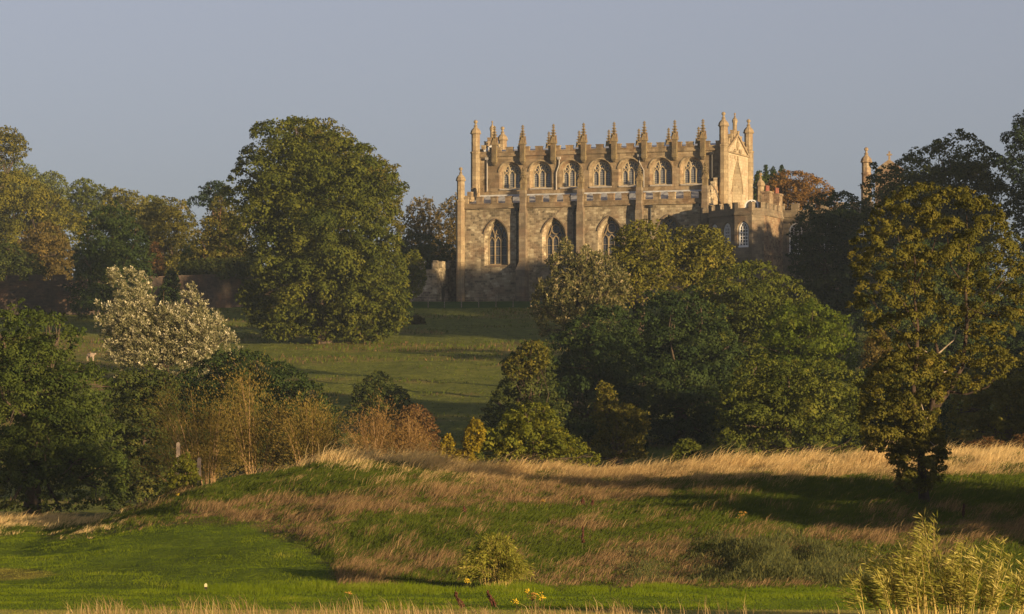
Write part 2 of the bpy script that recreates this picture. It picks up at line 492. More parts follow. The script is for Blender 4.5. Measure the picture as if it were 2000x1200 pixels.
def arch(w, h, rise, n=12):
    """opening outline: sill-left, up, over a two-centred arch, down to sill-right"""
    a = w / 2.0; hs = h - rise
    R = (a * a + rise * rise) / (2 * a)
    L = []
    for i in range(n + 1):
        z = rise * math.sin(math.pi / 2 * i / n) if rise <= a * 1.05 else rise * i / n
        x = -a + R - math.sqrt(max(R * R - z * z, 0))
        L.append((min(x, 0.0), hs + z))
    L[-1] = (0.0, h)
    return [(-a, 0.0)] + L + [(-x, z) for x, z in reversed(L[:-1])] + [(a, 0.0)]

def shift(poly, dx, dz, k=1.0):
    return [(x * k + dx, z + dz) for x, z in poly]

def wall_sheet(mb, outer, holes, P, depth=0.45):
    """wall face with openings and splayed reveals; holes = (outline at the face, outline at the glass)"""
    loops = [[Vector((u, z, 0)) for u, z in outer]] + [[Vector((u, z, 0)) for u, z in h[0]] for h in holes]
    flat = [p for l in loops for p in l]
    tris = tessellate_polygon(loops)
    mb.add([P(p.x, 0.0, p.y) for p in flat], [tuple(t) for t in tris])
    for h0, h1 in holes:
        n = len(h0)
        mb.add([P(u, 0.0, z) for u, z in h0] + [P(u, depth, z) for u, z in h1],
               [(i, (i + 1) % n, n + (i + 1) % n, n + i) for i in range(n)])
    return mb

def crenel(mb, x0, x1, y0, y1, zb, zl, zt, merlons):
    """parapet wall along x with merlons (x centre, width) and proud copings"""
    mb.box(x0, x1, y0, y1, zb, zl)
    mb.box(x0, x1, y0 - 0.07, y1 + 0.05, zb - 0.14, zb + 0.02)
    mb.box(x0 + .01, x1 - .01, y0 - 0.025, y1 + 0.025, zl - 0.05, zl + 0.035)
    for c, w in merlons:
        mb.box(c - w / 2, c + w / 2, y0 + 0.004, y1 - 0.004, zl - 0.02, zt - 0.09)
        mb.box(c - w / 2 - 0.035, c + w / 2 + 0.035, y0 - 0.035, y1 + 0.035, zt - 0.09, zt)

def ogee_cap(mb, cx, cy, z, r, h, n=8):
    """domed turret cap with neck and ball finial, total height h above z"""
    p = [(r, z - 0.22), (r * 1.04, z - 0.12), (r * 1.30, z - 0.08), (r * 1.30, z + 0.02), (r * 1.2, z + 0.07), (r * 1.15, z + .16 * h), (r * 0.98, z + .25 * h),
         (r * 0.70, z + .345 * h), (r * 0.44, z + .42 * h), (r * 0.34, z + .50 * h), (r * .50, z + .53 * h), (r * .50, z + .56 * h), (r * .27, z + .60 * h), (r * .21, z + .72 * h),
         (r * .36, z + .76 * h), (r * .47, z + .83 * h), (r * .47, z + .90 * h), (r * .34, z + .96 * h), (r * .1, z + h)]
    mb.lathe(p, cx, cy, n)

def turret_mesh(name, z0, zband, zeave, ztop, r0, r1):
    mb = MB()
    mb.lathe([(r0, z0), (r0, zband - .1), (r0 * 1.13, zband - .05), (r0 * 1.13, zband + .06), (r1, zband + .12), (r1, zeave - 1.0), (r1*1.05, zeave-.98), (r1*1.05, zeave-.9), (r1, zeave-.88), (r1, zeave - .2)])
    ogee_cap(mb, 0, 0, zeave, r1, ztop - zeave)
    return mb.mesh(name)

def pinnacle_mesh(name, w, zb, zs, zt, crockets=4):
    """square shaft on a corbel, four gablets, crocketed spirelet and cross finial; origin at the shaft axis"""
    a = w / 2
    mb = MB()
    mb.add([(-a*.35, -a*.35, zb-.3), (a*.35, -a*.35, zb-.3), (a*.35, a, zb-.3), (-a*.35, a, zb-.3), (-a, -a, zb), (a, -a, zb), (a, a, zb), (-a, a, zb)],
           [(3,2,1,0),(0,1,5,4),(1,2,6,5),(2,3,7,6),(3,0,4,7)])
    mb.box(-a, a, -a, a, zb, zs)
    mb.box(-a*1.12, a*1.12, -a*1.12, a*1.12, zb + .10, zb + .17)
    g = w * 1.25
    for k in range(4):
        c, s = math.cos(k * math.pi / 2), math.sin(k * math.pi / 2)
        pts = [(-a*1.35, -a*1.35, zs - .1), (a*1.35, -a*1.35, zs - .1), (0, -a*1.35, zs + g), (-a*1.35, -a*.8, zs - .1), (a*1.35, -a*.8, zs - .1), (0, -a*.5, zs + g)]
        mb.add([(x*c - y*s, x*s + y*c, z) for x, y, z in pts], [(0,1,2),(5,4,3),(0,2,5,3),(2,1,4,5),(1,0,3,4)])
        pts = [(-a*.55, -a*1.21, zs - .02), (a*.55, -a*1.21, zs - .02), (0, -a*1.21, zs + g*.5)]
    H = zt - zs
    mb.add([(-a*.92, -a*.92, zs), (a*.92, -a*.92, zs), (a*.92, a*.92, zs), (-a*.92, a*.92, zs)] + [(-.035, -.035, zs + H*.86), (.035, -.035, zs + H*.86), (.035, .035, zs + H*.86), (-.035, .035, zs + H*.86)],
           [(0,1,5,4),(1,2,6,5),(2,3,7,6),(3,0,4,7),(4,5,6,7)])
    for i in range(crockets):
        f = 0.34 + 0.46 * i / max(crockets - 1, 1)
        rr = a * .92 * (1 - f / .9) + .045
        s = .082 * (1 - .45 * f)
        for sx, sy in ((1,1),(1,-1),(-1,1),(-1,-1)):
            mb.box(sx*rr - s, sx*rr + s, sy*rr - s, sy*rr + s, zs + H*f - s*.7, zs + H*f + s)
    zf = zs + H * .86
    mb.lathe([(.05, zf), (.10, zf + .03), (.10, zf + .07), (.04, zf + .1), (.04, zt - .12), (.085, zt - .09), (.07, zt - .03), (.01, zt)], n=6)
    mb.box(-.14, .14, -.045, .045, zt - .21, zt - .13); mb.box(-.045, .045, -.14, .14, zt - .212, zt - .128)
    return mb.mesh(name)

def arc_pts(cx, cz, r, a0, a1, n=14):
    return [(cx + r * math.cos(a0 + (a1 - a0) * i / n), cz + r * math.sin(a0 + (a1 - a0) * i / n)) for i in range(n + 1)]

def inside_arch(x, z, w, h, rise, m=0.0):
    a = w / 2 - m
    hs = h - rise
    if abs(x) > a or z > h: return False
    if z <= hs: return True
    R = (w*w/4 + rise*rise) / w
    return math.hypot(abs(x) - (w/2 - R) + 2*(w/2 - R) * 0 + 0, z - hs) <= R - m if False else (math.hypot(-abs(x) - (-w/2 + R), z - hs) <= R - m)

def clip_arch(pts, w, h, rise):
    out = []
    for p in pts:
        if not inside_arch(p[0], p[1], w, h, rise): break
        out.append(p)
    return out

def gothic_window(name, w, h, rise, kind, frame_m, glass_m, bar=0.10):
    """returns (frame mesh, glass mesh), facing -y, sill centre at the origin"""
    mb = MB()
    hs = h - rise
    out = arch(w, h, rise, 10)
    mb.strip(shift(out, 0, 0, 1.0 - .5 * bar / w), bar, -.10, .06)
    mb.box(-w/2, w/2, -.11, .06, -.02, .09)
    R = (w*w/4 + rise*rise) / w
    n = 3 if kind != 'east' else 5
    step = w / n
    xs = [-w/2 + step * (i + 1) for i in range(n - 1)]
    if kind in ('aisle', 'east'):
        for x in xs:
            mb.strip([(x, 0), (x, hs)], bar, -.09, .05)
            L = clip_arch([(x + R - R * math.cos(t), hs + R * math.sin(t)) for t in np.linspace(0, 1.4, 24)], w, h, rise)
            if len(L) > 1: mb.strip(L, bar * .85, -.087, .05)
            L = clip_arch([(x - R + R * math.cos(t), hs + R * math.sin(t)) for t in np.linspace(0, 1.4, 24)], w, h, rise)
            if len(L) > 1: mb.strip(L, bar * .85, -.084, .05)
        for i in range(n):
            c = -w/2 + step * (i + .5)
            r = step * .40
            mb.strip([(c - step*.46, hs - .28), (c - step*.30, hs - .02), (c, hs + .20), (c + step*.30, hs - .02), (c + step*.46, hs - .28)], bar * .6, -.07, .04)
        if kind == 'aisle':
            mb.strip(arc_pts(0, hs + rise * .42, step * .36, 0, 2 * math.pi, 14)[:-1], bar * .6, -.075, .04, True)
        else:
            for c, z in ((0, .62), (-.55, .34), (.55, .34)):
                mb.strip(arc_pts(c, hs + rise * z, step * .42, 0, 2 * math.pi, 14)[:-1], bar * .6, -.075, .04, True)
        for z in ((.36, .70) if kind == 'aisle' else (.3, .6)):
            mb.box(-w/2, w/2, -.02, .0, hs * z, hs * z + .03)
    elif kind == 'circle':
        for x in xs:
            mb.strip([(x, 0), (x, hs + .05)], bar, -.09, .05)
        for i in range(n):
            c = -w/2 + step * (i + .5)
            mb.strip([(c - step*.5, hs - .2), (c - step*.30, hs + .05), (c, hs + .2), (c + step*.30, hs + .05), (c + step*.5, hs - .2)], bar * .8, -.087, .04)
        mb.strip(arc_pts(0, hs + rise * .50, w * .235, 0, 2 * math.pi, 18)[:-1], bar, -.084, .05, True)
        for s in (-1, 1):
            mb.strip([(s*w*.5, hs + .1), (s*w*.33, hs + .32), (s*w*.22, hs + rise * .5)], bar * .7, -.075, .04)
        for z in (.36, .70): mb.box(-w/2, w/2, -.02, .0, hs * z, hs * z + .03)
    elif kind == 'clere':
        for x in xs:
            mb.strip([(x, 0), (x, hs + .12), (x * .72, hs + .38), (x * .95, hs + .58), (x*1.05, hs + rise * .80)], bar, -.09, .05)
        for i in range(n):
            c = -w/2 + step * (i + .5)
            up = 0.18 if i == 1 else -.04
            mb.strip([(c - step*.48, hs + up - .2), (c - step*.34, hs + up + .02), (c, hs + up + .2), (c + step*.34, hs + up + .02), (c + step*.48, hs + up - .2)], bar * .75, -.085, .04)
        for s in (-1, 1):
            mb.strip(arc_pts(s * w * .30, hs + .36, .17, 0, 2 * math.pi, 12)[:-1], bar * .6, -.08, .04, True)
            mb.strip(arc_pts(s * w * .11, hs + rise * .78, .13, 0, 2 * math.pi, 12)[:-1], bar * .6, -.08, .04, True)
    elif kind == 'sash':
        for x in (-w/6, w/6): mb.strip([(x, 0), (x, hs)], bar * .55, -.06, .03)
        for i in range(1, 6): mb.box(-w/2, w/2, -.058, .028, hs * i / 5 - .03 * (1 if i != 3 else 1.6), hs * i / 5 + .03)
        for x in (-w/6, w/6):
            for sgn in (1, -1):
                L = clip_arch([(x + sgn * (R - R * math.cos(t)), hs + R * math.sin(t)) for t in np.linspace(0, 1.4, 20)], w, h, rise)
                if len(L) > 1: mb.strip(L, bar * .5, -.056, .03)
        mb.box(-w/2 - .06, w/2 + .06, -.16, .05, -.10, .02)
    fm = mb.mesh(name)
    fm.materials.append(frame_m)
    gm = bpy.data.meshes.new(name + '_glass')
    gm.from_pydata([(x, .03, z) for x, z in out], [], [tuple(range(len(out)))])
    gm.materials.append(glass_m)
    return fm, gm

def put_window(meshes, parent, loc, rz=0.0):
    o = bpy.data.objects.new('window', meshes[0]); COL.objects.link(o)
    o.parent = parent; o.location = loc; o.rotation_euler = (0, 0, rz)
    g = bpy.data.objects.new('glass', meshes[1]); COL.objects.link(g)
    g.parent = o
    return o

def build_chapel():
    root = empty('chapel', (OX, OY, OZ), -TH)
    tag(root, 'sandstone gothic chapel with a clerestory, battlements and rows of crocketed pinnacles on the hill', 'chapel')
    L, DA, DN, DW = 24.1, 3.9, 11.2, 15.9
    DE = 11.85                           # the east front is a little wider than the nave behind it
    LN = L + .55                         # the nave stands a little east of the aisle
    south = lambda d0: (lambda u, d, z: (u, d0 + d, z))
    east = lambda x0: (lambda u, d, z: (x0 - d, u, z))
    # aisle, south wall with four windows
    holes, spots = [], []
    for i, px in enumerate((969, 1082, 1191, 1306)):
        x = lx(px, 0)
        z = lz(518, x, 0) - .05 if i < 3 else lz(512, x, 0)
        z = 3.3
        o = arch(2.35, 4.35, 1.85); inn = arch(1.85, 4.0, 1.6)
        holes.append((shift(o, x, z - .05), shift(inn, x + .03, z + .05)))
        spots.append((x + .03, z + .05))
    mb = wall_sheet(MB(), [(0, -2.5), (L, -2.5), (L, 8.62), (0, 8.62)], holes, south(0), .5)
    mb.box(.02, L - .02, DW - .4, DW, -2.5, 9.0)
    mb.build('aisle_wall', RUBBLE, root)
    wm_a = gothic_window('aisle_window', 1.85, 4.0, 1.6, 'aisle', DRESSED, GLASS, .095)
    wm_b = gothic_window('round_head_window', 1.85, 4.0, 1.6, 'circle', DRESSED, GLASS, .095)
    for i, (x, z) in enumerate(spots):
        w = put_window(wm_a if i in (0, 3) else wm_b, root, (x, .52, z))
        MB().strip(shift(arch(2.48, 4.42, 1.9), -.03, -.08)[4:-4], .11, -.61, -.46).build('hood_mould', GREYSTONE, w)
        MB().box(-1.0, 1.0, -.58, -.42, -.22, -.06).build('sill', GREYSTONE, w)
    # dark church interior behind the glass
    MB().box(.6, L - 1.2, 1.0, DW - .6, -2, 8.4).box(.6, L - 1.2, DA + .9, DN - .5, 8.4, 13.4).build('interior', DARKROOM, root)
    # end walls of the aisles with stepped raking tops
    def rake(x0, x1, name, m):
        for flip in (False, True):
            mb = MB()
            Y = (lambda y: y) if not flip else (lambda y: DW - y)
            pts = [(0.0, -2.5), (0.0, 9.2)]
            steps = [(0.45, 9.9, 9.25), (1.55, 10.35, 9.65), (2.65, 10.8, 10.05), (3.6, 11.2, 10.4)]
            y = 0.0
            for yc, zt, zl in steps:
                pts += [(yc - .0, zl), (yc, zt), (yc + .6, zt), (yc + .6, zl + .2)]
            pts += [(DA + .0, 10.6), (DA, -2.5)]
            n = len(pts)
            vs = [(x0, Y(y), z) for y, z in pts] + [(x1, Y(y), z) for y, z in pts]
            tri = tessellate_polygon([[Vector((y, z, 0)) for y, z in pts]])
            mb.add(vs, [tuple(t) for t in tri] + [tuple(i + n for i in t) for t in tri] + [(i, (i+1) % n, n + (i+1) % n, n + i) for i in range(n)])
            za, zb = 8.95, 9.9
            mb.add([(x1 + .06, Y(.3), za), (x1 + .06, Y(DA), zb), (x1 + .06, Y(DA), zb + .18), (x1 + .06, Y(.3), za + .18), (x1 - .02, Y(.3), za), (x1 - .02, Y(DA), zb), (x1 - .02, Y(DA), zb + .18), (x1 - .02, Y(.3), za + .18)],
                   [(0,1,2,3),(0,1,5,4),(3,2,6,7)])
            mb.build(name, m, root)
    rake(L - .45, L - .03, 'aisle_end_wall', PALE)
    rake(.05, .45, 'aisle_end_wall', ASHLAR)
    # aisle parapet
    bpx = (1021, 1133, 1248)
    bx = [lx(p, -.4) for p in bpx]
    edges = [0.35] + bx + [L - .3]
    mer = []
    for a, b in zip(edges[:-1], edges[1:]):
        n = 4 if b - a > 4.5 else 3
        for k in range(n + 1):
            x = a + .1 + (b - a - .2) * k / n
            mer.append((x, .62))
    mb = MB(); crenel(mb, .3, L - .25, -.10, .28, 8.72, 9.05, 9.72, mer)
    mb.build('parapet', ASHLAR, root)
    mb = MB(); crenel(mb, .3, L - .25, DW - .28, DW + .1, 8.72, 9.05, 9.72, mer); mb.build('parapet', ASHLAR, root)
    # aisle roofs
    mb = MB()
    for f in (lambda y: y, lambda y: DW - y):
        mb.add([(.45, f(.28), 8.98), (L - .46, f(.28), 8.98), (L - .46, f(DA - .01), 10.05), (.45, f(DA - .01), 10.05)], [(0, 1, 2, 3)])
        for i in range(34):
            x = .7 + i * .68
            mb.add([(x, f(.28), 9.0), (x + .07, f(.28), 9.0), (x + .07, f(DA - .01), 10.09), (x, f(DA - .01), 10.09)], [(0, 1, 2, 3)])
    mb.build('aisle_roof', LEAD, root)
    # clerestory
    holes, spots = [], []
    for px in (997, 1056, 1114.5, 1173, 1230, 1291, 1351):
        x = lx(px, DA); z = 10.72
        holes.append((shift(arch(2.22, 2.52, 1.12), x, z - .04), shift(arch(1.8, 2.28, .95), x + .03, z + .02)))
        spots.append((x + .03, z + .02))
    mb = wall_sheet(MB(), [(.1, 8.5), (LN - .1, 8.5), (LN - .1, 13.85), (.1, 13.85)], holes, south(DA), .42)
    mb.box(.1, LN - .1, DN - .4, DN, 8.5, 13.85)
    mb.build('clerestory_wall', ASHLAR, root)
    wm_c = gothic_window('clerestory_window', 1.8, 2.28, .95, 'clere', TRACERY, GLASS_PALE, .10)
    for x, z in spots:
        w = put_window(wm_c, root, (x, DA + .44, z))
        MB().strip(shift(arch(2.36, 2.62, 1.19), -.03, -.05)[2:-2], .13, -.52, -.39).build('hood_mould', DRESSED, w)
        MB().box(-1.08, 1.05, -.54, -.09, -.16, -.025).build('sill', PIPE_PALE, w)
    MB().box(.2, L - .3, DA - .05, DA + .1, 10.0, 10.16).build('lead_flashing', LEAD, root)
    px8 = (966, 1021, 1081, 1140, 1199.5, 1258.5, 1318, 1373)
    pxs = [lx(p, DA - .2) for p in px8]
    mer = []
    ed = [.4] + pxs + [LN - .4]
    for i, (a, b) in enumerate(zip(ed[:-1], ed[1:])):
        if b - a > 2.2: mer.append(((a + b) / 2, .66))
    for p in pxs: mer.append((p, 1.15))
    mer.append((LN - .6, .5))
    mb = MB(); crenel(mb, .3, LN - .3, DA - .08, DA + .26, 13.9, 14.22, 14.66, mer); mb.build('parapet', ASHLAR, root)
    mb = MB(); crenel(mb, .3, LN - .3, DN - .26, DN + .08, 13.9, 14.22, 14.66, mer); mb.build('parapet', ASHLAR, root)
    pm = pinnacle_mesh('pinnacle', .44, 13.25, 14.95, 16.68); pm.materials.append(PINNACLE)
    for y in (DA - .2, DN - .1):
        for p in pxs:
            o = bpy.data.objects.new('pinnacle', pm); COL.objects.link(o); o.parent = root; o.location = (p, y, 0 if y < 8 else -.02)
    # nave roof
    mid = (DA + DN) / 2
    MB().add([(.4, DA + .26, 14.05), (LN - .4, DA + .26, 14.05), (LN - .4, mid, 14.75), (.4, mid, 14.75), (LN - .4, DN - .26, 14.05), (.4, DN - .26, 14.05)],
             [(0, 1, 2, 3), (3, 2, 4, 5)]).build('nave_roof', LEAD, root)
    # east front with its great window, west front behind
    mid = (DA + DE) / 2
    ew, eh, er = 3.4, 7.3, 3.9
    ez = 12.95 - eh
    hole = (shift(arch(ew, eh, er), mid, ez), shift(arch(ew - .5, eh - .3, er - .25), mid, ez + .1))
    gable = [(DA + .2, 8.0), (DE - .2, 8.0), (DE - .2, 13.75), (mid, 15.55), (DA + .2, 13.75)]
    holes = [hole]
    lower = [(DA + .2, -2.5), (DE - .2, -2.5), (DE - .2, 13.75), (mid, 15.55), (DA + .2, 13.75)]
    mb = wall_sheet(MB(), lower, holes, east(LN), .95)
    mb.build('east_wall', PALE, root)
    we = gothic_window('east_window', ew - .5, eh - .3, er - .25, 'aisle', DRESSED, GLASS, .16)
    put_window(we, root, (LN - .97, mid, ez + .1), math.radians(90))
    mb = MB()
    hd = shift(arch(ew + .22, eh + .12, er + .06), mid, ez - .02)[4:-4]
    tmp = MB().strip(hd, .15, -.08, .05)
    mb.add([(LN - y, x, z) for x, y, z in tmp.v], tmp.f)
    # pediment mouldings, carved shield and pendant
    for pts, w in (([(DA + .35, 13.72), (DE - .35, 13.72)], .16), ([(DA + .3, 13.7), (mid, 15.5)], .2), ([(mid, 15.5), (DE - .3, 13.7)], .2)):
        tmp = MB().strip(pts, w, -.14, .05)
        mb.add([(LN - y, x, z) for x, y, z in tmp.v], tmp.f)
    mb.build('gable_moulding', DRESSED, root)
    mb = MB()
    for poly in ([(-.32, 14.75), (.32, 14.75), (.34, 14.35), (0, 14.02), (-.34, 14.35)], [(-.2, 14.78), (.2, 14.78), (.12, 15.02), (0, 15.2), (-.12, 15.02)],
                 [(-1.3, 13.86), (-.45, 13.86), (-.5, 14.15), (-.95, 14.12)], [(.45, 13.86), (1.3, 13.86), (.95, 14.12), (.5, 14.15)], [(-.14, 13.5), (.12, 13.5), (.2, 13.15), (.05, 12.98), (-.1, 13.2)]):
        tmp = MB().extrude_xz([(mid + x, z) for x, z in poly], -.11, .02)
        mb.add([(LN - y, x, z) for x, y, z in tmp.v], tmp.f)
    mb.build('carved_shield', DRESSED, root)
    def gable_parapet(x0, x1):
        mb = MB()
        for s in (-1, 1):
            for k in range(4):
                y = mid + s * (.62 + k * .82)
                zc = 15.52 - (.62 + k * .82) * .53
                mb.box(x0, x1, y - .24, y + .24, zc - .7, zc + .62)
                mb.box(x0 - .04, x1 + .04, y - .28, y + .28, zc + .62, zc + .70)
            tmp = MB().strip([(mid + s * 3.4, 13.85), (mid, 15.62)], .34, 0, x1 - x0)
            mb.add([(x0 + y, x, z) for x, y, z in tmp.v], tmp.f)
        mb.build('gable_parapet', DRESSED, root)
        mb = MB()
        mb.lathe([(.2, 15.3), (.2, 16.6), (.235, 16.63), (.235, 16.72), (.2, 16.74)], (x0 + x1) / 2, mid)
        ogee_cap(mb, (x0 + x1) / 2, mid, 16.8, .2, .75)
        mb.build('gable_finial', DRESSED, root)
    gable_parapet(LN - .42, LN - .05)
    gable_parapet(.05, .42)
    MB().add([(.1, DA + .2, 8.0), (.1, DN - .2, 8.0), (.1, DN - .2, 13.75), (.1, mid, 15.5), (.1, DA + .2, 13.75)], [(0, 1, 2, 3, 4)]).build('west_wall', ASHLAR, root)
    tmp = MB().strip([(DA + .9, 14.3), (mid, 15.35)], .3, 0, .1).strip([(DN - .9, 14.3), (mid, 15.35)], .3, 0, .1)
    MB().add([(.43 + y, x, z) for x, y, z in tmp.v], tmp.f).build('roof_flashing', LEAD, root)
    # turrets
    tn = turret_mesh('nave_turret', 8.0, 14.2, 16.05, 17.3, .46, .40); tn.materials.append(DRESSED)
    for x, y in ((0.05, DA - .05), (LN - .1, DA - .05), (0.05, DN + .05), (LN - .1, DE + .05)):
        o = bpy.data.objects.new('turret', tn); COL.objects.link(o); o.parent = root; o.location = (x, y, 0)
    ta = turret_mesh('aisle_turret', -2.5, 9.35, 11.35, 12.55, .44, .36); ta.materials.append(DRESSED)
    for x, y in ((0.0, 0.0), (LN - .1, DW - .1), (0.0, DW - .1)):
        o = bpy.data.objects.new('turret', ta); COL.objects.link(o); o.parent = root; o.location = (x, y, 0)
    # buttresses with their own pinnacles
    mb = MB()
    mb.box(-.45, .45, -1.2, .02, -2.5, 2.75)
    mb.add([(-.45, -1.2, 2.75), (.45, -1.2, 2.75), (.35, -.56, 3.5), (-.35, -.56, 3.5), (-.45, 0, 2.75), (.45, 0, 2.75), (.35, 0, 3.5), (-.35, 0, 3.5)], [(0,1,2,3),(1,5,6,2),(4,0,3,7)])
    mb.box(-.5, .5, -1.25, .0, 2.66, 2.75)
    mb.box(-.33, .33, -.55, .02, 3.45, 8.0)
    mb.add([(-.33, -.55, 8.0), (.33, -.55, 8.0), (.26, -.52, 8.7), (-.26, -.52, 8.7), (-.33, 0, 8.0), (.33, 0, 8.0), (.26, 0, 8.7), (-.26, 0, 8.7)], [(0,1,2,3),(1,5,6,2),(4,0,3,7)])
    mb.box(-.26, .26, -.52, .02, 8.65, 10.2)
    mb.box(-.31, .31, -.57, .03, 9.55, 9.68)
    bm_ = mb.mesh('buttress'); bm_.materials.append(GREYSTONE)
    pb = pinnacle_mesh('buttress_pinnacle', .44, 9.9, 10.9, 12.35, 4); pb.materials.append(PINNACLE)
    for x in bx + [L - .05]:
        o = bpy.data.objects.new('buttress', bm_); COL.objects.link(o); o.parent = root; o.location = (x, 0, 0)
        p = bpy.data.objects.new('pinnacle', pb); COL.objects.link(p); p.parent = o; p.location = (0, -.26, 0)
    # downpipes
    def pipe(x, y, z0, z1, m, bend=0.0):
        mb = MB()
        if bend:
            mb.tube([(x, y, z0), (x, y, z0 + (z1 - z0) * .55), (x + bend, y, z0 + (z1 - z0) * .82), (x + bend, y, z1)], [.055] * 4)
        else:
            mb.tube([(x, y, z0), (x, y, z1)], [.055, .055])
        mb.box(x + bend - .16, x + bend + .16, y - .16, y + .13, z1 - .02, z1 + .22)
        mb.build('downpipe', m, root)
    for p in (1009.5, 1121, 1271, 1369): pipe(lx(p, -.1), -.1, -.5, 8.35, PIPE_DARK)
    pipe(lx(952, DA), DA - .1, 10.5, 13.5, PIPE_PALE)
    pipe(lx(1087, DA), DA - .1, 10.5, 13.35, PIPE_PALE, .28)
    pipe(lx(1258, DA), DA - .1, 10.5, 13.35, PIPE_PALE, -.42)
    pipe(lx(1391, DA), DA - .1, 10.5, 13.4, PIPE_DARK)
    # iron ladder leaning by the east end of the aisle
    mb = MB()
    a, b = Vector((L + .5, .9, 10.0)), Vector((L + 1.3, 1.1, 7.5))
    for dy in (0, .34): mb.tube([a + Vector((0, dy, 0)), b + Vector((0, dy, 0))], [.03, .03], 5)
    for k in range(9):
        p = a.lerp(b, (k + .5) / 9); mb.tube([p, p + Vector((0, .34, 0))], [.02, .02], 5)
    mb.tube([a, a + Vector((-.6, .3, .6))], [.03, .03], 5)
    mb.build('ladder', PIPE_DARK, root)
build_chapel()

def wl(x, y, z):
    """chapel frame to world"""
    return Vector((OX + x * CS + y * SN, OY - x * SN + y * CS, OZ + z))

def ring(mb, pts, z0, z1):
    n = len(pts)
    mb.add([(x, y, z0) for x, y in pts] + [(x, y, z1) for x, y in pts], [(i, i + 1, n + i + 1, n + i) for i in range(n - 1)])

def build_vestry():
    root = empty('vestry_building', (OX, OY, OZ), -TH)
    tag(root, 'lower stone block with white sash windows, battlements and chimneys right of the chapel', 'building')
    pts = [(24.75, 1.2), (24.75, -1.5), (28.1, -4.35), (29.85, -4.75), (30.7, -3.7), (30.7, 2.4), (25.2, 4.0)]
    top, low = 7.2, -5.0
    # canted bay walls, with openings
    wm = gothic_window('sash_window', .92, 2.15, .62, 'sash', WHITEPAINT, SASHGLASS, .085)
    wide = gothic_window('sash_window', 1.05, 2.15, .68, 'sash', WHITEPAINT, SASHGLASS, .085)
    mb = MB(); holes_at = []
    segs = list(zip(pts[:-1], pts[1:]))
    for i, (a, b) in enumerate(segs[:4]):
        a_, b_ = Vector((a[0], a[1], 0)), Vector((b[0], b[1], 0))
        d = b_ - a_; ln = d.length; d.normalize(); nrm = Vector((-d.y, d.x, 0))
        hs = []
        if i == 1: cs = ((.9, 1.05), (3.05, 1.05))
        elif i == 2: cs = ((ln / 2, .92),)
        else: cs = ()
        for u, w in cs:
            hs.append((shift(arch(w + .34, 2.42, .8), u, 4.18), shift(arch(w, 2.15, .65), u, 4.3)))
            p = a_ + d * u + nrm * .2
            ang = math.atan2(d.y, d.x)
            put_window(wide if w > 1 else wm, root, (p.x, p.y, 4.3), ang)
        P = (lambda a_, d, nrm: (lambda u, dd, z: tuple(a_ + d * u + nrm * dd + Vector((0, 0, z)))))(a_, d, nrm)
        if i == 2:
            hs.append((shift(arch(.95, 1.7, .7), ln / 2, 1.3), shift(arch(.85, 1.6, .65), ln / 2, 1.35)))
        wall_sheet(mb, [(0, low), (ln, low), (ln, top), (0, top)], hs, P, .22)
        hm = MB()
        for h0, h1 in hs[:len(cs)]:
            pass
    mb.build('bay_wall', GREYSTONE, root)
    core = [(24.9, 1.2), (24.9, -1.3), (28.15, -4.0), (29.7, -4.4), (30.4, -3.5), (30.4, 2.3), (25.3, 3.9)]
    MB().prism([(25.6 + (x - 25.6) * .92 , y * .92) for x, y in core][::1], low, 7.0).build('interior', DARKROOM, root)
    mb = MB()
    ring(mb, pts[4:], low, top)
    mb.build('side_wall', REDRUBBLE, root)
    # string courses and hood moulds
    for z0, z1, o in ((top - .08, top + .12, .09), (3.5, 3.62, .06)):
        mb = MB()
        for a, b in segs:
            d = Vector((b[0]-a[0], b[1]-a[1], 0)); ln = d.length; d.normalize(); n = Vector((d.y, -d.x, 0))
            p, q = Vector((a[0], a[1], 0)), Vector((b[0], b[1], 0))
            vs = [p + n*o, q + n*o, q - n*.05, p - n*.05]
            mb.add([(v.x, v.y, z0) for v in vs] + [(v.x, v.y, z1) for v in vs], [(3,2,1,0),(4,5,6,7),(0,1,5,4),(1,2,6,5),(3,0,4,7)])
        mb.build('string_course', GREYSTONE, root)
    # battlements
    mb = MB()
    for j, (a, b) in enumerate(segs):
        d = Vector((b[0]-a[0], b[1]-a[1], 0)); ln = d.length; d.normalize(); n = Vector((d.y, -d.x, 0))
        p0 = Vector((a[0], a[1], 0))
        def blk(u0, u1, z0, z1, o=0.0):
            vs = [p0 + d*u0 + n*o, p0 + d*u1 + n*o, p0 + d*u1 - n*(.3 + o), p0 + d*u0 - n*(.3 + o)]
            mb.add([(v.x, v.y, z0) for v in vs] + [(v.x, v.y, z1) for v in vs], [(3,2,1,0),(4,5,6,7),(0,1,5,4),(1,2,6,5),(2,3,7,6),(3,0,4,7)])
        blk(0, ln, top + .12, top + .55)
        k = max(1, round(ln / 1.35))
        for i in range(k + 1):
            c = ln * i / k
            u0, u1 = max(c - .36, 0.01), min(c + .36, ln - .01)
            blk(u0, u1, top + .53, top + 1.0, -.004); blk(u0 - .03, u1 + .03, top + 1.0, top + 1.08, .035)
    mb.build('parapet', GREYSTONE, root)
    MB().add([(x, y, top + .05) for x, y in pts[1:]], [tuple(range(len(pts) - 1))]).build('roof', LEAD, root)
    for x, y in ((30.3, -1.4), (30.3, 1.7)):
        mb = MB().box(x - .42, x + .38, y - .55, y + .55, 7.3, 9.25)
        mb.box(x - .50, x + .46, y - .63, y + .63, 9.25, 9.42)
        o = mb.build('chimney', REDRUBBLE, root)
        mb = MB()
        for dy in (-.25, .25): mb.lathe([(.14, 9.42), (.12, 9.85), (.15, 9.87), (.15, 9.95), (.1, 9.95)], x, y + dy, 10)
        mb.build('chimney_pot', POT, o)
    # round-headed white dormer
    mb = MB()
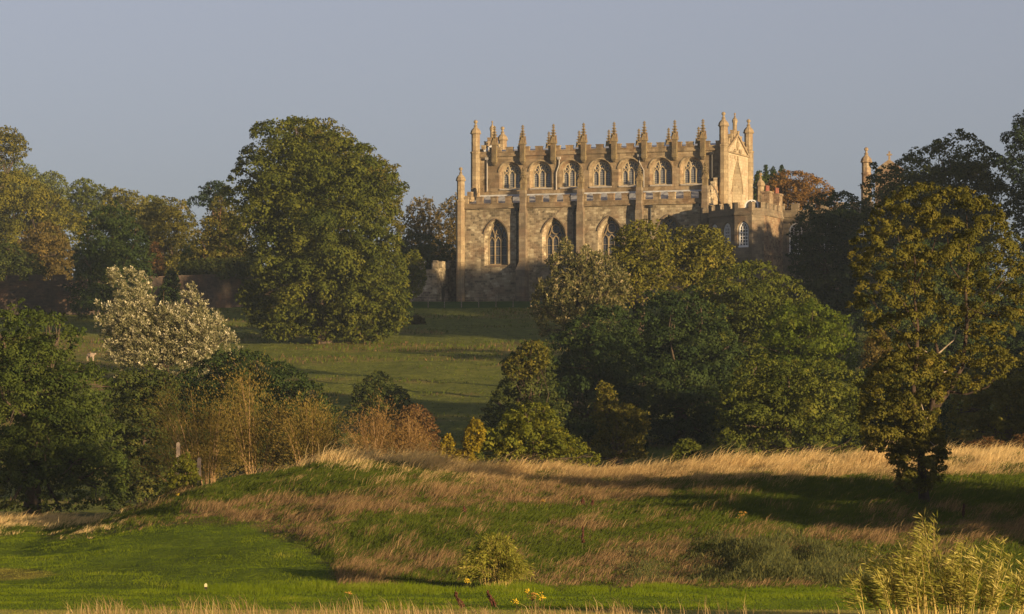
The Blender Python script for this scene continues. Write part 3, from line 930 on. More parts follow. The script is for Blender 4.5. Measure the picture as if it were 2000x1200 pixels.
    prof = [(-.62, 0)] + [(-.62 * math.cos(t), .75 + .5 * math.sin(t)) for t in np.linspace(0, math.pi, 12)] + [(.62, 0)]
    mb.extrude_xz([(28.9 + x, 7.4 + z) for x, z in prof], -1.6, -.2)
    dm = mb.build('dormer', LEAD, root)
    mb = MB(); mb.strip([(28.9 + x * .95, 7.4 + z) for x, z in prof], .11, -1.66, -1.6).box(28.86, 28.94, -1.655, -1.6, 7.4, 8.6)
    mb.build('frame', WHITEPAINT, dm)
    MB().extrude_xz([(28.9 + x * .9, 7.42 + z * .95) for x, z in prof], -1.625, -1.58).build('pane', SASHGLASS, dm)
build_vestry()

def build_wing():
    """the castle range that shows between the trees on the right"""
    root = empty('castle_wing', (OX, OY, OZ), -TH)
    tag(root, 'castle range half hidden by dark trees with a tall round capped turret rising above them', 'building')
    y0, y1 = 3.2, 13.0
    x0, x1 = 28.4, 47.5
    x = lx(1553, y0)
    o = arch(1.5, 3.1, .9); inn = arch(1.2, 2.8, .75)
    holes = []
    wm = gothic_window('sash_window', 1.2, 2.8, .75, 'sash', WHITEPAINT, SASHGLASS, .09)
    for k in range(4):
        xc = x + k * 3.3
        if xc > x1 - 1: break
        holes.append((shift(o, xc, 3.9), shift(inn, xc, 4.0)))
        put_window(wm, root, (xc, y0 + .3, 4.0))
    mb = wall_sheet(MB(), [(x0, -5), (x1, -5), (x1, 7.4), (x0, 7.4)], holes, lambda u, d, z: (u, y0 + d, z), .3)
    mb.box(x0, x1, y0 + 3, y1, -5, 7.4)
    mb.build('wall', GREYSTONE, root)
    mb = MB(); crenel(mb, x0, x1, y0 - .08, y0 + .3, 7.5, 7.95, 8.6, [(x0 + .4 + i * 1.4, .7) for i in range(13)])
    mb.build('parapet', GREYSTONE, root)
    MB().add([(x0, y0 + .3, 7.6), (x1, y0 + .3, 7.6), (x1, y1, 8.6), (x0, y1, 8.6)], [(0,1,2,3)]).build('roof', LEAD, root)
    tx, ty = lx(1692, 6.0), 6.0
    zt = lz(288, tx, ty); ze = lz(316, tx, ty)
    mb = MB()
    mb.lathe([(.48, -5), (.48, ze - 2.4), (.55, ze - 2.35), (.55, ze - 2.2), (.42, ze - 2.1), (.42, ze - 1.2), (.47, ze - 1.18), (.47, ze - 1.05), (.42, ze - 1.0), (.42, ze - .2)], tx, ty)
    ogee_cap(mb, tx, ty, ze, .42, zt - ze)
    mb.build('turret', REDRUBBLE, root)
    # distant gable with a stone cross
    gx = lx(1737, 9.0); gz = lz(312, gx, 9.0)
    mb = MB().extrude_xz([(gx - 1.3, 7), (gx + 1.3, 7), (gx + 1.3, gz - .9), (gx, gz), (gx - 1.3, gz - .9)], 8.8, 9.2)
    mb.box(gx - .07, gx + .07, 8.93, 9.07, gz - .1, gz + .75).box(gx - .24, gx + .24, 8.925, 9.075, gz + .38, gz + .52)
    mb.build('gable', REDRUBBLE, root)
build_wing()

# ------------------------------------------------------------------ garden walls and the little gate tower
def wall_run(name, pts, h, thick, m, label, merlons=True, group=None):
    """stone wall along world points (X,Y); its foot follows the ground"""
    base = Vector((pts[0][0], pts[0][1], tz(*pts[0])))
    root = empty(name, base)
    tag(root, label, 'wall', group)
    mb, mc = MB(), MB()
    for (xa, ya), (xb, yb) in zip(pts[:-1], pts[1:]):
        a, b = Vector((xa, ya, 0)), Vector((xb, yb, 0))
        d = b - a; ln = d.length; d.normalize(); n = Vector((d.y, -d.x, 0)) * thick
        za, zb = tz(xa, ya), tz(xb, yb)
        k = max(1, int(ln / 1.9))
        for i in range(k):
            p, q = a + d * (ln * i / k), a + d * (ln * (i + 1) / k)
            z0 = za + (zb - za) * i / k; z1 = za + (zb - za) * (i + 1) / k
            def quad(m_, p, q, zl0, zl1, zt0, zt1, e=0.0):
                nn = n * (1 + e)
                vs = [p + nn * .5, q + nn * .5, q - nn * .5, p - nn * .5]
                zs = [zl0, zl1, zl1, zl0]; zt = [zt0, zt1, zt1, zt0]
                m_.add([(v.x - base.x, v.y - base.y, z - base.z) for v, z in zip(vs, zs)] + [(v.x - base.x, v.y - base.y, z - base.z) for v, z in zip(vs, zt)],
                       [(3,2,1,0),(4,5,6,7),(0,1,5,4),(1,2,6,5),(2,3,7,6),(3,0,4,7)])
            quad(mb, p, q, z0 - 1.2, z1 - 1.2, z0 + h, z1 + h)
            quad(mc, p, q, z0 + h, z1 + h, z0 + h + .12, z1 + h + .12, .25)
            if merlons:
                w = (q - p)
                quad(mc, p + w * .22, p + w * .78, z0 + h + .12, z1 + h + .12, z0 + h + .62, z1 + h + .62, -.02)
    mb.build('wall_body', m, root)
    mc.build('battlement' if merlons else 'coping', m, root)
    return root

def gpt(px, Y):
    return ((px - CX) * Y / F, Y)
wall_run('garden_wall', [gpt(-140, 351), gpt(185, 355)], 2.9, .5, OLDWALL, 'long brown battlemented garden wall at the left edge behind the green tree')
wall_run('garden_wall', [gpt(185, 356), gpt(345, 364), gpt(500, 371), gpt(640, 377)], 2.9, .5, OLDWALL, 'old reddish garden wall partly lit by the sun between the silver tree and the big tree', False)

def build_gate_tower():
    root = empty('gate_tower', (*gpt(853, 383.5), tz(*gpt(853, 383.5))))
    base = root.location.copy()
    tag(root, 'battlemented stone garden gateway with a small arched door beside the chapel corner', 'gateway')
    p = [gpt(690, 381.5), gpt(853, 383.0), gpt(881, 386.2), gpt(893, 387.0)]
    mb, mt = MB(), MB()
    h = [3.05, 3.25, 3.4]
    for i, (a, b) in enumerate(zip(p[:-1], p[1:])):
        a_, b_ = Vector((a[0]-base.x, a[1]-base.y, 0)), Vector((b[0]-base.x, b[1]-base.y, 0))
        d = b_ - a_; ln = d.length; d.normalize(); nrm = Vector((-d.y, d.x, 0))
        P = (lambda a_, d, nrm: (lambda u, dd, z: tuple(a_ + d * u + nrm * dd + Vector((0, 0, z)))))(a_, d, nrm)
        hs = []
        if i == 1:
            w = ln * .42
            hs = [(shift(arch(w * 1.1, 2.0, .7), ln * .56, -.3), shift(arch(w, 1.95, .65), ln * .56, -.3))]
            m2 = MB().extrude_xz(arch(w, 1.95, .65), .3, .36)
            c = a_ + d * (ln * .56)
            dm = m2.build('door', DOORWOOD, root); dm.location = (c.x, c.y, -.3); dm.rotation_euler = (0, 0, math.atan2(d.y, d.x))
        wall_sheet(mb, [(0, -1.5), (ln, -1.5), (ln, h[i]), (0, h[i])], hs, P, .35)
        ks = max(2, round(ln / 1.7))
        def blk(u0, u1, z0, z1, o0, o1):
            vs = [a_ + d*u0 - nrm*o0, a_ + d*u1 - nrm*o0, a_ + d*u1 + nrm*o1, a_ + d*u0 + nrm*o1]
            mt.add([(v.x, v.y, z0) for v in vs] + [(v.x, v.y, z1) for v in vs], [(3,2,1,0),(4,5,6,7),(0,1,5,4),(1,2,6,5),(2,3,7,6),(3,0,4,7)])
        blk(0, ln, h[i] - .06, h[i] + .06, .06, .5)
        blk(0, ln, -1.5, h[i] - .06, -.36, .5)
        for k in range(ks + 1):
            c = ln * k / ks
            blk(max(c - .42, .01), min(c + .42, ln - .01), h[i] + .06, h[i] + .72, 0, .4)
    mb.build('wall_body', RUBBLE, root)
    mt.build('battlement', RUBBLE, root)
build_gate_tower()
# ------------------------------------------------------------------ trees and shrubs
RNG = np.random.default_rng(11)
def unit(v):
    return v / np.maximum(np.linalg.norm(v, axis=-1, keepdims=True), 1e-9)

def poly_dist(px, pz, poly):
    """signed distance to a polygon (positive inside), vectorised"""
    P = np.asarray(poly, float); Q = np.roll(P, -1, 0)
    inside = np.zeros(len(px), bool); dmin = np.full(len(px), 1e9)
    for (x0, z0), (x1, z1) in zip(P, Q):
        c = ((z0 > pz) != (z1 > pz)) & (px < (x1 - x0) * (pz - z0) / ((z1 - z0) if z1 != z0 else 1e-9) + x0)
        inside ^= c
        dx, dz = x1 - x0, z1 - z0
        t = np.clip(((px - x0) * dx + (pz - z0) * dz) / (dx*dx + dz*dz + 1e-12), 0, 1)
        dmin = np.minimum(dmin, np.hypot(px - x0 - t * dx, pz - z0 - t * dz))
    return np.where(inside, dmin, -dmin)

def area(poly):
    P = np.asarray(poly, float); Q = np.roll(P, -1, 0)
    return abs(np.sum(P[:, 0] * Q[:, 1] - Q[:, 0] * P[:, 1])) / 2

def boughs(poly, depth, rmax, rng, fill=0.62, core=True):
    """bough balls filling a crown whose silhouette from the field is poly (metres x,z) and whose half depth is depth:
    outer boughs with gaps between them, a few large inner ones, small tufts that break the outline"""
    P = np.asarray(poly, float)
    lo, hi = P.min(0), P.max(0)
    N = 6000
    x = rng.uniform(lo[0], hi[0], N); z = rng.uniform(lo[1], hi[1], N)
    d = poly_dist(x, z, poly)
    k = d > 0.10 * rmax
    x, z, d = x[k], z[k], d[k]
    dm = max(d.max(), 1e-3)
    half = depth * np.sqrt(np.clip(1 - (1 - d / dm) ** 2, 0, 1))
    sg = np.sign(rng.uniform(-1, 1, len(x)))
    kc = np.zeros((0, 3)); kr = np.zeros(0)
    # inner
    ki = np.where(d > (.42 if core else 9) * dm)[0][:400]
    Ci = np.stack([x[ki], sg[ki] * half[ki] * rng.uniform(0, .35, len(ki)), z[ki]], 1)
    ri = np.minimum(d[ki] * .62, 1.5 * rmax)
    for c, r in zip(Ci, ri):
        if len(kc) and np.any(np.linalg.norm(kc - c, axis=1) < .8 * np.maximum(kr, r)): continue
        kc = np.concatenate([kc, c[None]]); kr = np.append(kr, r)
    n_in = len(kc)
    # outer
    y = half * sg * rng.uniform(.35, 1, len(x)) ** .5
    r = np.clip(d * .95, 0.28 * rmax, rmax) * rng.uniform(0.65, 1.15, len(x))
    C = np.stack([x, y, z], 1)
    oc = np.zeros((0, 3)); orr = np.zeros(0)
    for i in range(len(C)):
        if len(oc) and np.any(np.linalg.norm(oc - C[i], axis=1) < fill * (orr + r[i])): continue
        oc = np.concatenate([oc, C[i][None]]); orr = np.append(orr, r[i])
        if len(oc) > 260: break
    # tufts along the outline
    Q = np.roll(P, -1, 0); seg = np.linalg.norm(Q - P, axis=1); tot = seg.sum()
    m = int(tot / (rmax * 1.15))
    s = rng.uniform(0, tot, m); cum = np.concatenate([[0], np.cumsum(seg)])
    j = np.clip(np.searchsorted(cum, s) - 1, 0, len(P) - 1)
    f = ((s - cum[j]) / seg[j])[:, None]
    e = P[j] * (1 - f) + Q[j] * f
    cen = np.average(np.stack([x, z], 1), axis=0)
    e = e + unit(cen - e) * rmax * rng.uniform(-.22, .45, m)[:, None]
    tc = np.stack([e[:, 0], rng.normal(0, depth * .3, m), e[:, 1]], 1); trr = rmax * rng.uniform(.18, .42, m)
    ok = tc[:, 2] > lo[1] + .25 * (hi[1] - lo[1])
    return np.concatenate([kc, oc, tc[ok]]), np.concatenate([kr, orr, trr[ok]])

def leaf_mesh(name, c, t, n, L, W, tint):
    """one folded leaf-shaped face per row"""
    b = unit(np.cross(n, t))
    L = L[:, None]; W = W[:, None]
    v = np.stack([c, c + t * L * .5 + b * W * .5, c + t * L, c + t * L * .5 - b * W * .5], 1).reshape(-1, 3)
    f = np.arange(len(c) * 4).reshape(-1, 4)
    return np_mesh(name, v, f, tint=np.repeat(np.clip(tint, 0, 1), 4))

def rand_dirs(n, rng):
    return unit(rng.normal(size=(n, 3)))

def crown_leaves(kc, kr, n_total, leaf, rng, elong=1.5, flat=.85, droop=0.0):
    """leaves on clumps on boughs"""
    w = kr ** 2; w = w / w.sum()
    cs, ns, tn = [], [], []
    for c, r, wi in zip(kc, kr, w):
        n = max(12, int(n_total * wi))
        m = max(4, int(13 * (r / 1.0) ** 0.5))
        bd = rand_dirs(m * 2, rng)
        bd = bd[np.argsort(-(bd[:, 2] + rng.uniform(-.9, .9, len(bd))))][:m]      # more on the upper side
        cr = r * rng.uniform(.30, .46, m)
        cc = c + bd * (r - cr * .6)[:, None] * np.array([1.08, 1.08, flat * .85])
        ci = rng.integers(0, m, n)
        ld = rand_dirs(n, rng)
        ld[:, 2] = np.abs(ld[:, 2]) * np.where(rng.uniform(size=n) < .75, 1, -1)
        rad = cr[ci] * rng.uniform(0.1, 1, n) ** .3
        p = cc[ci] + ld * rad[:, None] * np.array([1.1, 1.1, .75])
        p[:, 2] -= droop * rng.uniform(0, 1, n) ** 2 * r
        q = rng.uniform(size=n) < .10                    # some leaves deep inside the bough
        p[q] = c + rand_dirs(n, rng)[q] * (r * .9 * rng.uniform(0, 1, n)[q] ** .4)[:, None]
        nn = unit(ld * .8 + bd[ci] * .55 + rng.normal(size=(n, 3)) * .20 + np.array([0, 0, .15]))
        cs.append(p); ns.append(nn)
        tn.append(np.clip(rng.normal(.45, .065, n) + rng.normal(0, .11, m)[ci] + rng.normal(0, .12), 0, 1))
    c, n, tint = np.concatenate(cs), np.concatenate(ns), np.concatenate(tn)
    t = unit(np.cross(n, rand_dirs(len(c), rng)))
    t[:, 2] -= .25; t = unit(t)
    L = leaf * rng.uniform(.7, 1.35, len(c)) * elong ** .5
    return c, t, n, L, L / elong, tint

def spray_leaves(kc, kr, n_total, leaf, rng, elong=2.4, up=(0, 0, .7), twig=.8, per=16):
    """leaves along short twigs that leave each bough outwards and upwards"""
    w = kr ** 2; w = w / w.sum()
    up = np.array(up)
    out = [[], [], [], []]
    for c, r, wi in zip(kc, kr, w):
        n = max(20, int(n_total * wi)); m = max(5, n // per)
        d0 = rand_dirs(m, rng)
        d = unit(d0 * .75 + up + rng.normal(size=(m, 3)) * .15)
        s = c + d0 * r * rng.uniform(.1, .75, m)[:, None]
        ln = r * twig * rng.uniform(.5, 1.15, m)
        i = rng.integers(0, m, n)
        f = rng.uniform(0, 1, n) ** .8
        side = unit(np.cross(d[i], rand_dirs(n, rng)))
        p = s[i] + d[i] * (ln[i] * f)[:, None] + side * .02
        t = unit(d[i] * .75 + side * rng.uniform(.2, 1.0, n)[:, None])
        nn = unit(np.cross(t, rand_dirs(n, rng)))
        out[0].append(p); out[1].append(t); out[2].append(nn)
        out[3].append(np.clip(rng.normal(.12, .13, n) + .55 * f + rng.normal(0, .14, m)[i], 0, 1))
    c, t, n, tint = (np.concatenate(o) for o in out)
    L = leaf * rng.uniform(.7, 1.3, len(c)) * elong ** .5
    return c, t, n, L, L / elong, tint

def limb_mesh(mb, a, b, r0, r1, rng, bend=.12, n=7, seg=6):
    a, b = Vector(a), Vector(b)
    ln = (b - a).length
    k = Vector(rng.normal(size=3) * bend * ln); k2 = Vector(rng.normal(size=3) * bend * .4 * ln)
    k.z = abs(k.z) * .4
    pts, rad = [], []
    for i in range(seg + 1):
        f = i / seg
        p = a.lerp(b, f) + k * (math.sin(math.pi * f) * .7) + k2 * (math.sin(2 * math.pi * f) * .6)
        pts.append(p); rad.append(r0 + (r1 - r0) * f ** .8)
    mb.tube(pts, rad, n)
    return pts

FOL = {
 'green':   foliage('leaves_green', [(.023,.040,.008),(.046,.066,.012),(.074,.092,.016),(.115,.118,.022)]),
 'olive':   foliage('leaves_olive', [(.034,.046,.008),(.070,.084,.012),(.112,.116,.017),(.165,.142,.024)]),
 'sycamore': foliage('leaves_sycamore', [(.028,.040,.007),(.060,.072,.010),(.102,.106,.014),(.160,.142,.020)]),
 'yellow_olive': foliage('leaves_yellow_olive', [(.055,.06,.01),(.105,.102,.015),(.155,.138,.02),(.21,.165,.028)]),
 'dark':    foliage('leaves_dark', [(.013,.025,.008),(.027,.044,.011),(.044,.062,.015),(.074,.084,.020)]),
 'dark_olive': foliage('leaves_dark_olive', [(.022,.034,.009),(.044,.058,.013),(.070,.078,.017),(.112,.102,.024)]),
 'brown':   foliage('leaves_brown', [(.060,.048,.014),(.105,.080,.022),(.155,.110,.030),(.200,.138,.036)]),
 'brown_olive': foliage('leaves_brown_olive', [(.046,.050,.009),(.086,.082,.013),(.132,.114,.018),(.190,.144,.025)]),
 'orange':  foliage('leaves_orange', [(.09,.050,.014),(.15,.082,.020),(.21,.110,.026),(.26,.14,.034)]),
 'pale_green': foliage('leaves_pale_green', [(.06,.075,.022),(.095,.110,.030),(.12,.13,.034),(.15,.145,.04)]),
 'bright':  foliage('leaves_bright', [(.040,.065,.008),(.080,.112,.012),(.120,.150,.016),(.180,.175,.022)], .4),
 'golden_green': foliage('leaves_golden_green', [(.052,.066,.010),(.105,.118,.014),(.165,.165,.02),(.255,.22,.03)], .35),
 'yellow':  foliage('leaves_yellow', [(.11,.10,.012),(.21,.17,.018),(.32,.24,.022),(.42,.31,.03)], .4),
 'silver':  foliage('leaves_silver', [(.075,.080,.032),(.17,.16,.075),(.42,.38,.24),(.76,.69,.50)], .25, .5),
 'silver_green': foliage('leaves_silver_green', [(.06,.066,.022),(.11,.108,.038),(.20,.17,.075),(.42,.34,.19)], .25),
 'pine':    foliage('needles_pine', [(.010,.020,.010),(.020,.034,.014),(.032,.048,.018),(.05,.062,.024)], .1),
 'willow':  foliage('leaves_willow', [(.080,.068,.018),(.145,.114,.028),(.205,.152,.038),(.28,.198,.052)], .3),
 'straw_willow': foliage('leaves_straw_willow', [(.12,.080,.028),(.19,.120,.040),(.25,.155,.052),(.31,.195,.068)], .3),
 'front_willow': foliage('leaves_front_willow', [(.08,.095,.012),(.17,.17,.026),(.34,.30,.07),(.60,.51,.18)], .35, .45),
 'weeping': foliage('leaves_weeping_willow', [(.085,.10,.012),(.15,.16,.020),(.24,.225,.035),(.36,.31,.07)], .3),
 'bramble': foliage('leaves_bramble', [(.030,.028,.010),(.055,.050,.014),(.085,.070,.020),(.12,.09,.028)]),
 'red_bush': foliage('leaves_red_bush', [(.07,.036,.016),(.11,.060,.022),(.15,.085,.028),(.17,.11,.03)]),
}

def tree(name, label, cat, polys, Y, depth, pal, base, leaf=.24, cover=4.5, rb=None, mode='leaf', tr=.3, group=None, nl=9, bark=None,
         up=(0, 0, .7), elong=1.5, fill=.80, seed=None, twig=.8, droop=0.0, limbs=None, ground=None, core=True, per=16):
    """polys: crown outline(s) in photo pixels, at distance Y; base: foot of the trunk in photo pixels (height follows the ground)"""
    rng = np.random.default_rng(seed if seed is not None else int(Y * 7 + base[0]))
    bark = bark or BARK
    leaf *= .64; cover *= 1.5
    if not isinstance(polys[0], list): polys = [polys]
    s = Y / F
    bx = (base[0] - CX) * s
    bz = (tz(bx, Y) if ground is None else ground) - .05
    root = empty(name, (bx, Y, bz))
    tag(root, label, cat, group)
    KC, KR, LV = [], [], []
    for poly in polys:
        pm = [((x - CX) * s - bx, ZC + (HY - y) * s - bz) for x, y in poly]
        A = area(pm)
        dpt = min(depth, 0.62 * math.sqrt(A))
        R = rb or max(.35, .16 * math.sqrt(A))
        kc, kr = boughs(pm, dpt, R, rng, fill, core)
        if not len(kc): continue
        n = int(cover * A / (.5 * leaf * leaf)) if mode == 'leaf' else int(cover * A / (.5 * leaf * leaf))
        n = min(n, 130000)
        if mode == 'leaf': LV.append(crown_leaves(kc, kr, n, leaf, rng, elong, droop=droop))
        else: LV.append(spray_leaves(kc, kr, n, leaf, rng, elong, up, twig, per))
        KC.append(kc); KR.append(kr)
    KC = np.concatenate(KC); KR = np.concatenate(KR)
    c, t, n, L, W, tint = (np.concatenate([l[i] for l in LV]) for i in range(6))
    k = c[:, 2] > .02
    link('crown', leaf_mesh('crown', c[k], t[k], n[k], L[k], W[k], tint[k]), FOL[pal], root)
    mb = MB()
    top = KC[:, 2].max(); low = KC[:, 2].min()
    cx = float(np.average(KC[:, 0], weights=KR))
    cy = float(np.average(KC[:, 1], weights=KR))
    fork = Vector((cx * .35, cy * .3, max(.25 * top, min(low + .1 * (top - low), .4 * top))))
    peak = Vector((cx, cy, low + .82 * (top - low)))
    if limbs is None:
        mb.tube([(0, 0, -.6), (0, 0, .02), (fork.x * .3, fork.y * .3, fork.z * .4), fork], [tr * 1.7, tr * 1.35, tr, tr * .85], 9)
        stem = limb_mesh(mb, fork, peak, tr * .8, tr * .12, rng, .06, 7, 7)
        order = rng.permutation(len(KC))[:nl]
        for i in order:
            q = stem[min(len(stem) - 2, max(0, int(rng.integers(0, 5))))]
            e = Vector(KC[i])
            if e.z < q.z: q = stem[0]
            pts = limb_mesh(mb, q, e, tr * .38, tr * .07, rng, .10, 6, 5)
            for _ in range(2):
                j = int(np.argmin(np.linalg.norm(KC - KC[i] + rng.normal(size=3) * KR[i], axis=1)))
                limb_mesh(mb, pts[3], Vector(KC[j]) + Vector(rng.normal(size=3) * KR[j] * .6), tr * .14, tr * .04, rng, .12, 5, 4)
    else:
        for chain in limbs:
            pts = [Vector(((x - CX) * s - bx, dy, ZC + (HY - y) * s - bz)) for x, y, dy, r in chain]
            mb.tube(pts, [q[3] for q in chain], 8)
    mb.build('trunk', bark, root, True)
    return root

def willow_shrub(name, label, poly, Y, base_px, pal, leaf, n_stems, n_leaves, group=None, spread=1.0, curve=.25, elong=4.0, stem_r=.02, stem_mat=None, depth=.8, hang=0.0, ground=None, seed=None, cat='shrub', lt=.8, fuzz=.11, wind=(-.15, 0, 0)):
    """many thin stems fan from the foot to the outline; narrow leaves sit along their upper part"""
    rng = np.random.default_rng(seed if seed is not None else int(Y * 13 + base_px[0]))
    s = Y / F
    bx = (base_px[0] - CX) * s
    bz = (tz(bx, Y) if ground is None else ground) - .03
    root = empty(name, (bx, Y, bz)); tag(root, label, cat, group)
    pm = [((x - CX) * s - bx, ZC + (HY - y) * s - bz) for x, y in poly]
    P = np.asarray(pm); lo, hi = P.min(0), P.max(0)
    tips = []
    while len(tips) < n_stems:
        x, z = rng.uniform(lo[0], hi[0]), rng.uniform(max(lo[1], .25 * hi[1]), hi[1])
        d = poly_dist(np.array([x]), np.array([z]), pm)[0]
        if d > 0 and (d < .25 * (hi[0] - lo[0]) or rng.uniform() < .45):
            tips.append((x, rng.uniform(-depth, depth), z))
    mb = MB()
    c, t, n, tint = [], [], [], []
    per = n_leaves // n_stems
    for tip in tips:
        foot = Vector((tip[0] * .28 * spread + rng.normal() * .08, tip[1] * .3, 0))
        T = Vector(tip)
        mid = foot.lerp(T, .55) + Vector((-(T.x - foot.x) * curve, -(T.y - foot.y) * curve, T.z * curve * .4))
        pts = []
        for i in range(8):
            f = i / 7
            p = foot * (1-f)**2 + mid * (2*f*(1-f)) + T * f*f
            if hang: p.z -= hang * T.z * f**4
            pts.append(p)
        mb.tube(pts, [stem_r * (1 - .85 * i / 7) for i in range(8)], 4)
        A = np.array([tuple(p) for p in pts])
        f = rng.uniform(.18, 1, per) ** .75 * 6.99
        i = f.astype(int); fr = (f - i)[:, None]
        p = A[i] * (1 - fr) + A[i + 1] * fr
        d = unit(A[i + 1] - A[i])
        side = unit(np.cross(d, rand_dirs(per, rng)))
        off = rng.uniform(0, 1, per) ** 1.6 * fuzz * hi[1]
        p = p + side * off[:, None] + d * off[:, None] * .6
        tt = unit(d * lt + side * rng.uniform(.3, 1.0, per)[:, None] + np.array(wind) + np.array([0, 0, -hang * .8]))
        c.append(p); t.append(tt); n.append(unit(np.cross(tt, rand_dirs(per, rng))))
        tint.append(np.clip(rng.normal(.4, .16, per) + .18 * (f / 7) + rng.normal(0, .12), 0, 1))
    mb.build('stems', stem_mat or TWIG, root)
    c, t, n, tint = (np.concatenate(o) for o in (c, t, n, tint))
    L = leaf * rng.uniform(.7, 1.35, len(c))
    k = c[:, 2] > .0
    link('leaves', leaf_mesh('leaves', c[k], t[k], n[k], L[k], L[k] / elong, tint[k]), FOL[pal], root)
    return root

def zp(pts, ox, oy, k):
    return [(ox + x * k, oy + y * k) for x, y in pts]

WOOD = 'woodland trees on the ridge behind the garden wall'
# far woodland on the left
tree('tree', 'brown-green crown standing highest against the sky at the left edge', 'tree', [(-70,335),(-55,275),(-20,250),(8,247),(32,252),(50,272),(59,294),(48,308),(30,318),(8,322),(-10,335)], 470, 3.5, 'brown_olive', (-30,560), .30, 3.6, 1.0, tr=.3, group=WOOD)
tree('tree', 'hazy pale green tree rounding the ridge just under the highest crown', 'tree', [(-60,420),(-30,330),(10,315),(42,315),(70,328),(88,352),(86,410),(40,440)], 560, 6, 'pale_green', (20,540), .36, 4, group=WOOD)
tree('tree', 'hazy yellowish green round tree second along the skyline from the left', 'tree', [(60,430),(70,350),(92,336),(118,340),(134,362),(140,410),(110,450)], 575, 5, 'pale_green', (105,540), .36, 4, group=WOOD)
tree('tree', 'olive tree with two rounded tops on the left skyline above the dark green one', 'tree', [(120,440),(134,372),(150,352),(172,350),(190,360),(208,364),(220,400),(200,450),(150,460)], 520, 5, 'olive', (170,550), .33, 4, group=WOOD)
tree('tree', 'golden olive tree on the skyline behind the dark green round tree', 'tree', [(190,440),(204,376),(226,366),(252,374),(280,384),(302,415),(285,460),(220,460)], 505, 5, 'yellow_olive', (245,550), .33, 4, group=WOOD)
tree('tree', 'small pale yellow tree peeping over the skyline left of the brown oak', 'tree', [(266,450),(276,396),(292,382),(310,386),(326,400),(332,440),(300,460)], 540, 4, 'golden_green', (298,550), .33, 4, group=WOOD)
tree('tree', 'broad yellow-olive tree with the sunlit face at the left edge above the garden wall', 'tree', [(-60,570),(-60,420),(-30,360),(5,338),(40,334),(75,352),(100,372),(128,392),(150,412),(166,440),(160,480),(145,520),(100,560),(40,575)], 440, 6, 'yellow_olive', (50,600), .30, 4.4, group=WOOD)
tree('tree', 'rust brown rounded tree low beside the dark green one above the wall', 'tree', [(30,580),(28,490),(50,452),(84,434),(115,442),(138,480),(142,530),(128,580),(70,590)], 405, 4, 'brown', (85,600), .26, 4.4, group=WOOD)
tree('tree', 'low dull olive tree at the left edge hanging over the battlements', 'tree', [(-60,590),(-60,500),(-10,476),(30,476),(64,500),(90,525),(80,585),(20,592)], 392, 4, 'dark_olive', (10,600), .27, 4.4, group=WOOD)
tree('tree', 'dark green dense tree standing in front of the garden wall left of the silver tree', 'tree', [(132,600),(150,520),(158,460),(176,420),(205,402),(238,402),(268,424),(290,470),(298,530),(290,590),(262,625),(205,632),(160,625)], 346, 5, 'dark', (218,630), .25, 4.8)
tree('tree', 'tall brown-olive oak against the skyline left of the pine', 'tree', [(262,560),(264,450),(282,406),(305,390),(335,386),(362,392),(380,425),(390,490),(384,560),(330,590)], 410, 5, 'brown_olive', (325,600), .27, 4.4, group=WOOD)
tree('tree', 'thin reddish bare-looking tree in the shade above the silver tree', 'tree', [(282,560),(288,500),(298,474),(308,472),(318,500),(322,560)], 374, 1.2, 'red_bush', (302,600), .2, 2.2, .6, tr=.1)
tree('shrub', 'dark upright evergreen shrub by the reddish garden wall', 'shrub', [(305,620),(315,560),(328,530),(340,526),(350,550),(356,620)], 352, 1.4, 'dark', (332,622), .22, 4.5, tr=.1)
tree('pine', 'dark flat-topped pine on the skyline left of the big tree', 'pine tree', [[(364,402),(368,386),(386,382),(394,368),(412,354),(428,352),(442,364),(446,396),(424,420),(404,404),(386,402)],[(396,470),(400,430),(430,415),(460,430),(455,480)]], 398, 2.5, 'pine', (418,600), .22, 3.6, .75, tr=.22, bark=BARK_WARM)
tree('tree', 'feathery olive tree with a warm pink bough beside the left of the big tree', 'tree', [(380,560),(372,480),(390,440),(404,410),(424,384),(452,392),(486,440),(500,530),(450,570)], 372, 4, 'brown_olive', (430,600), .25, 3.8, bark=BARK_WARM)
tree('shrub', 'sunlit green overhanging bush above the reddish garden wall', 'shrub', [(348,530),(356,496),(372,474),(402,468),(446,476),(486,490),(500,530),(470,548),(440,540),(410,556),(384,560),(372,545)], 381, 2, 'bright', (420,560), .24, 3.8, .55)
UND = 'shaded understorey behind the garden wall'
for (a_, b_, tp), lab in (((105, 290, 470), 'dark understorey between the rust brown tree and the brown-olive oak, above the wall'), ((270, 400, 470), 'dark understorey below the brown-olive oak, above the wall'), ((380, 500, 480), 'dark understorey between the pine and the big sycamore, above the wall')):
    tree('shrub', lab, 'shrub', [(a_, 600), (a_ + 12, tp + 20), ((a_ + b_) / 2, tp), (b_ - 12, tp + 18), (b_, 600)], 436, 3, 'dark_olive', ((a_ + b_) / 2, 600), .3, 4.6, 1.0, group=UND)
tree('ivy', 'ivy hanging over the top of the reddish garden wall', 'ivy', [[(345,548),(352,515),(400,505),(450,505),(505,500),(505,540),(480,552),(455,540),(430,548),(405,540),(380,556),(362,572)],[(350,600),(356,560),(372,556),(380,600)]], 367.5, .5, 'dark_olive', (430,602), .2, 3.2, .4, tr=.03, nl=0)
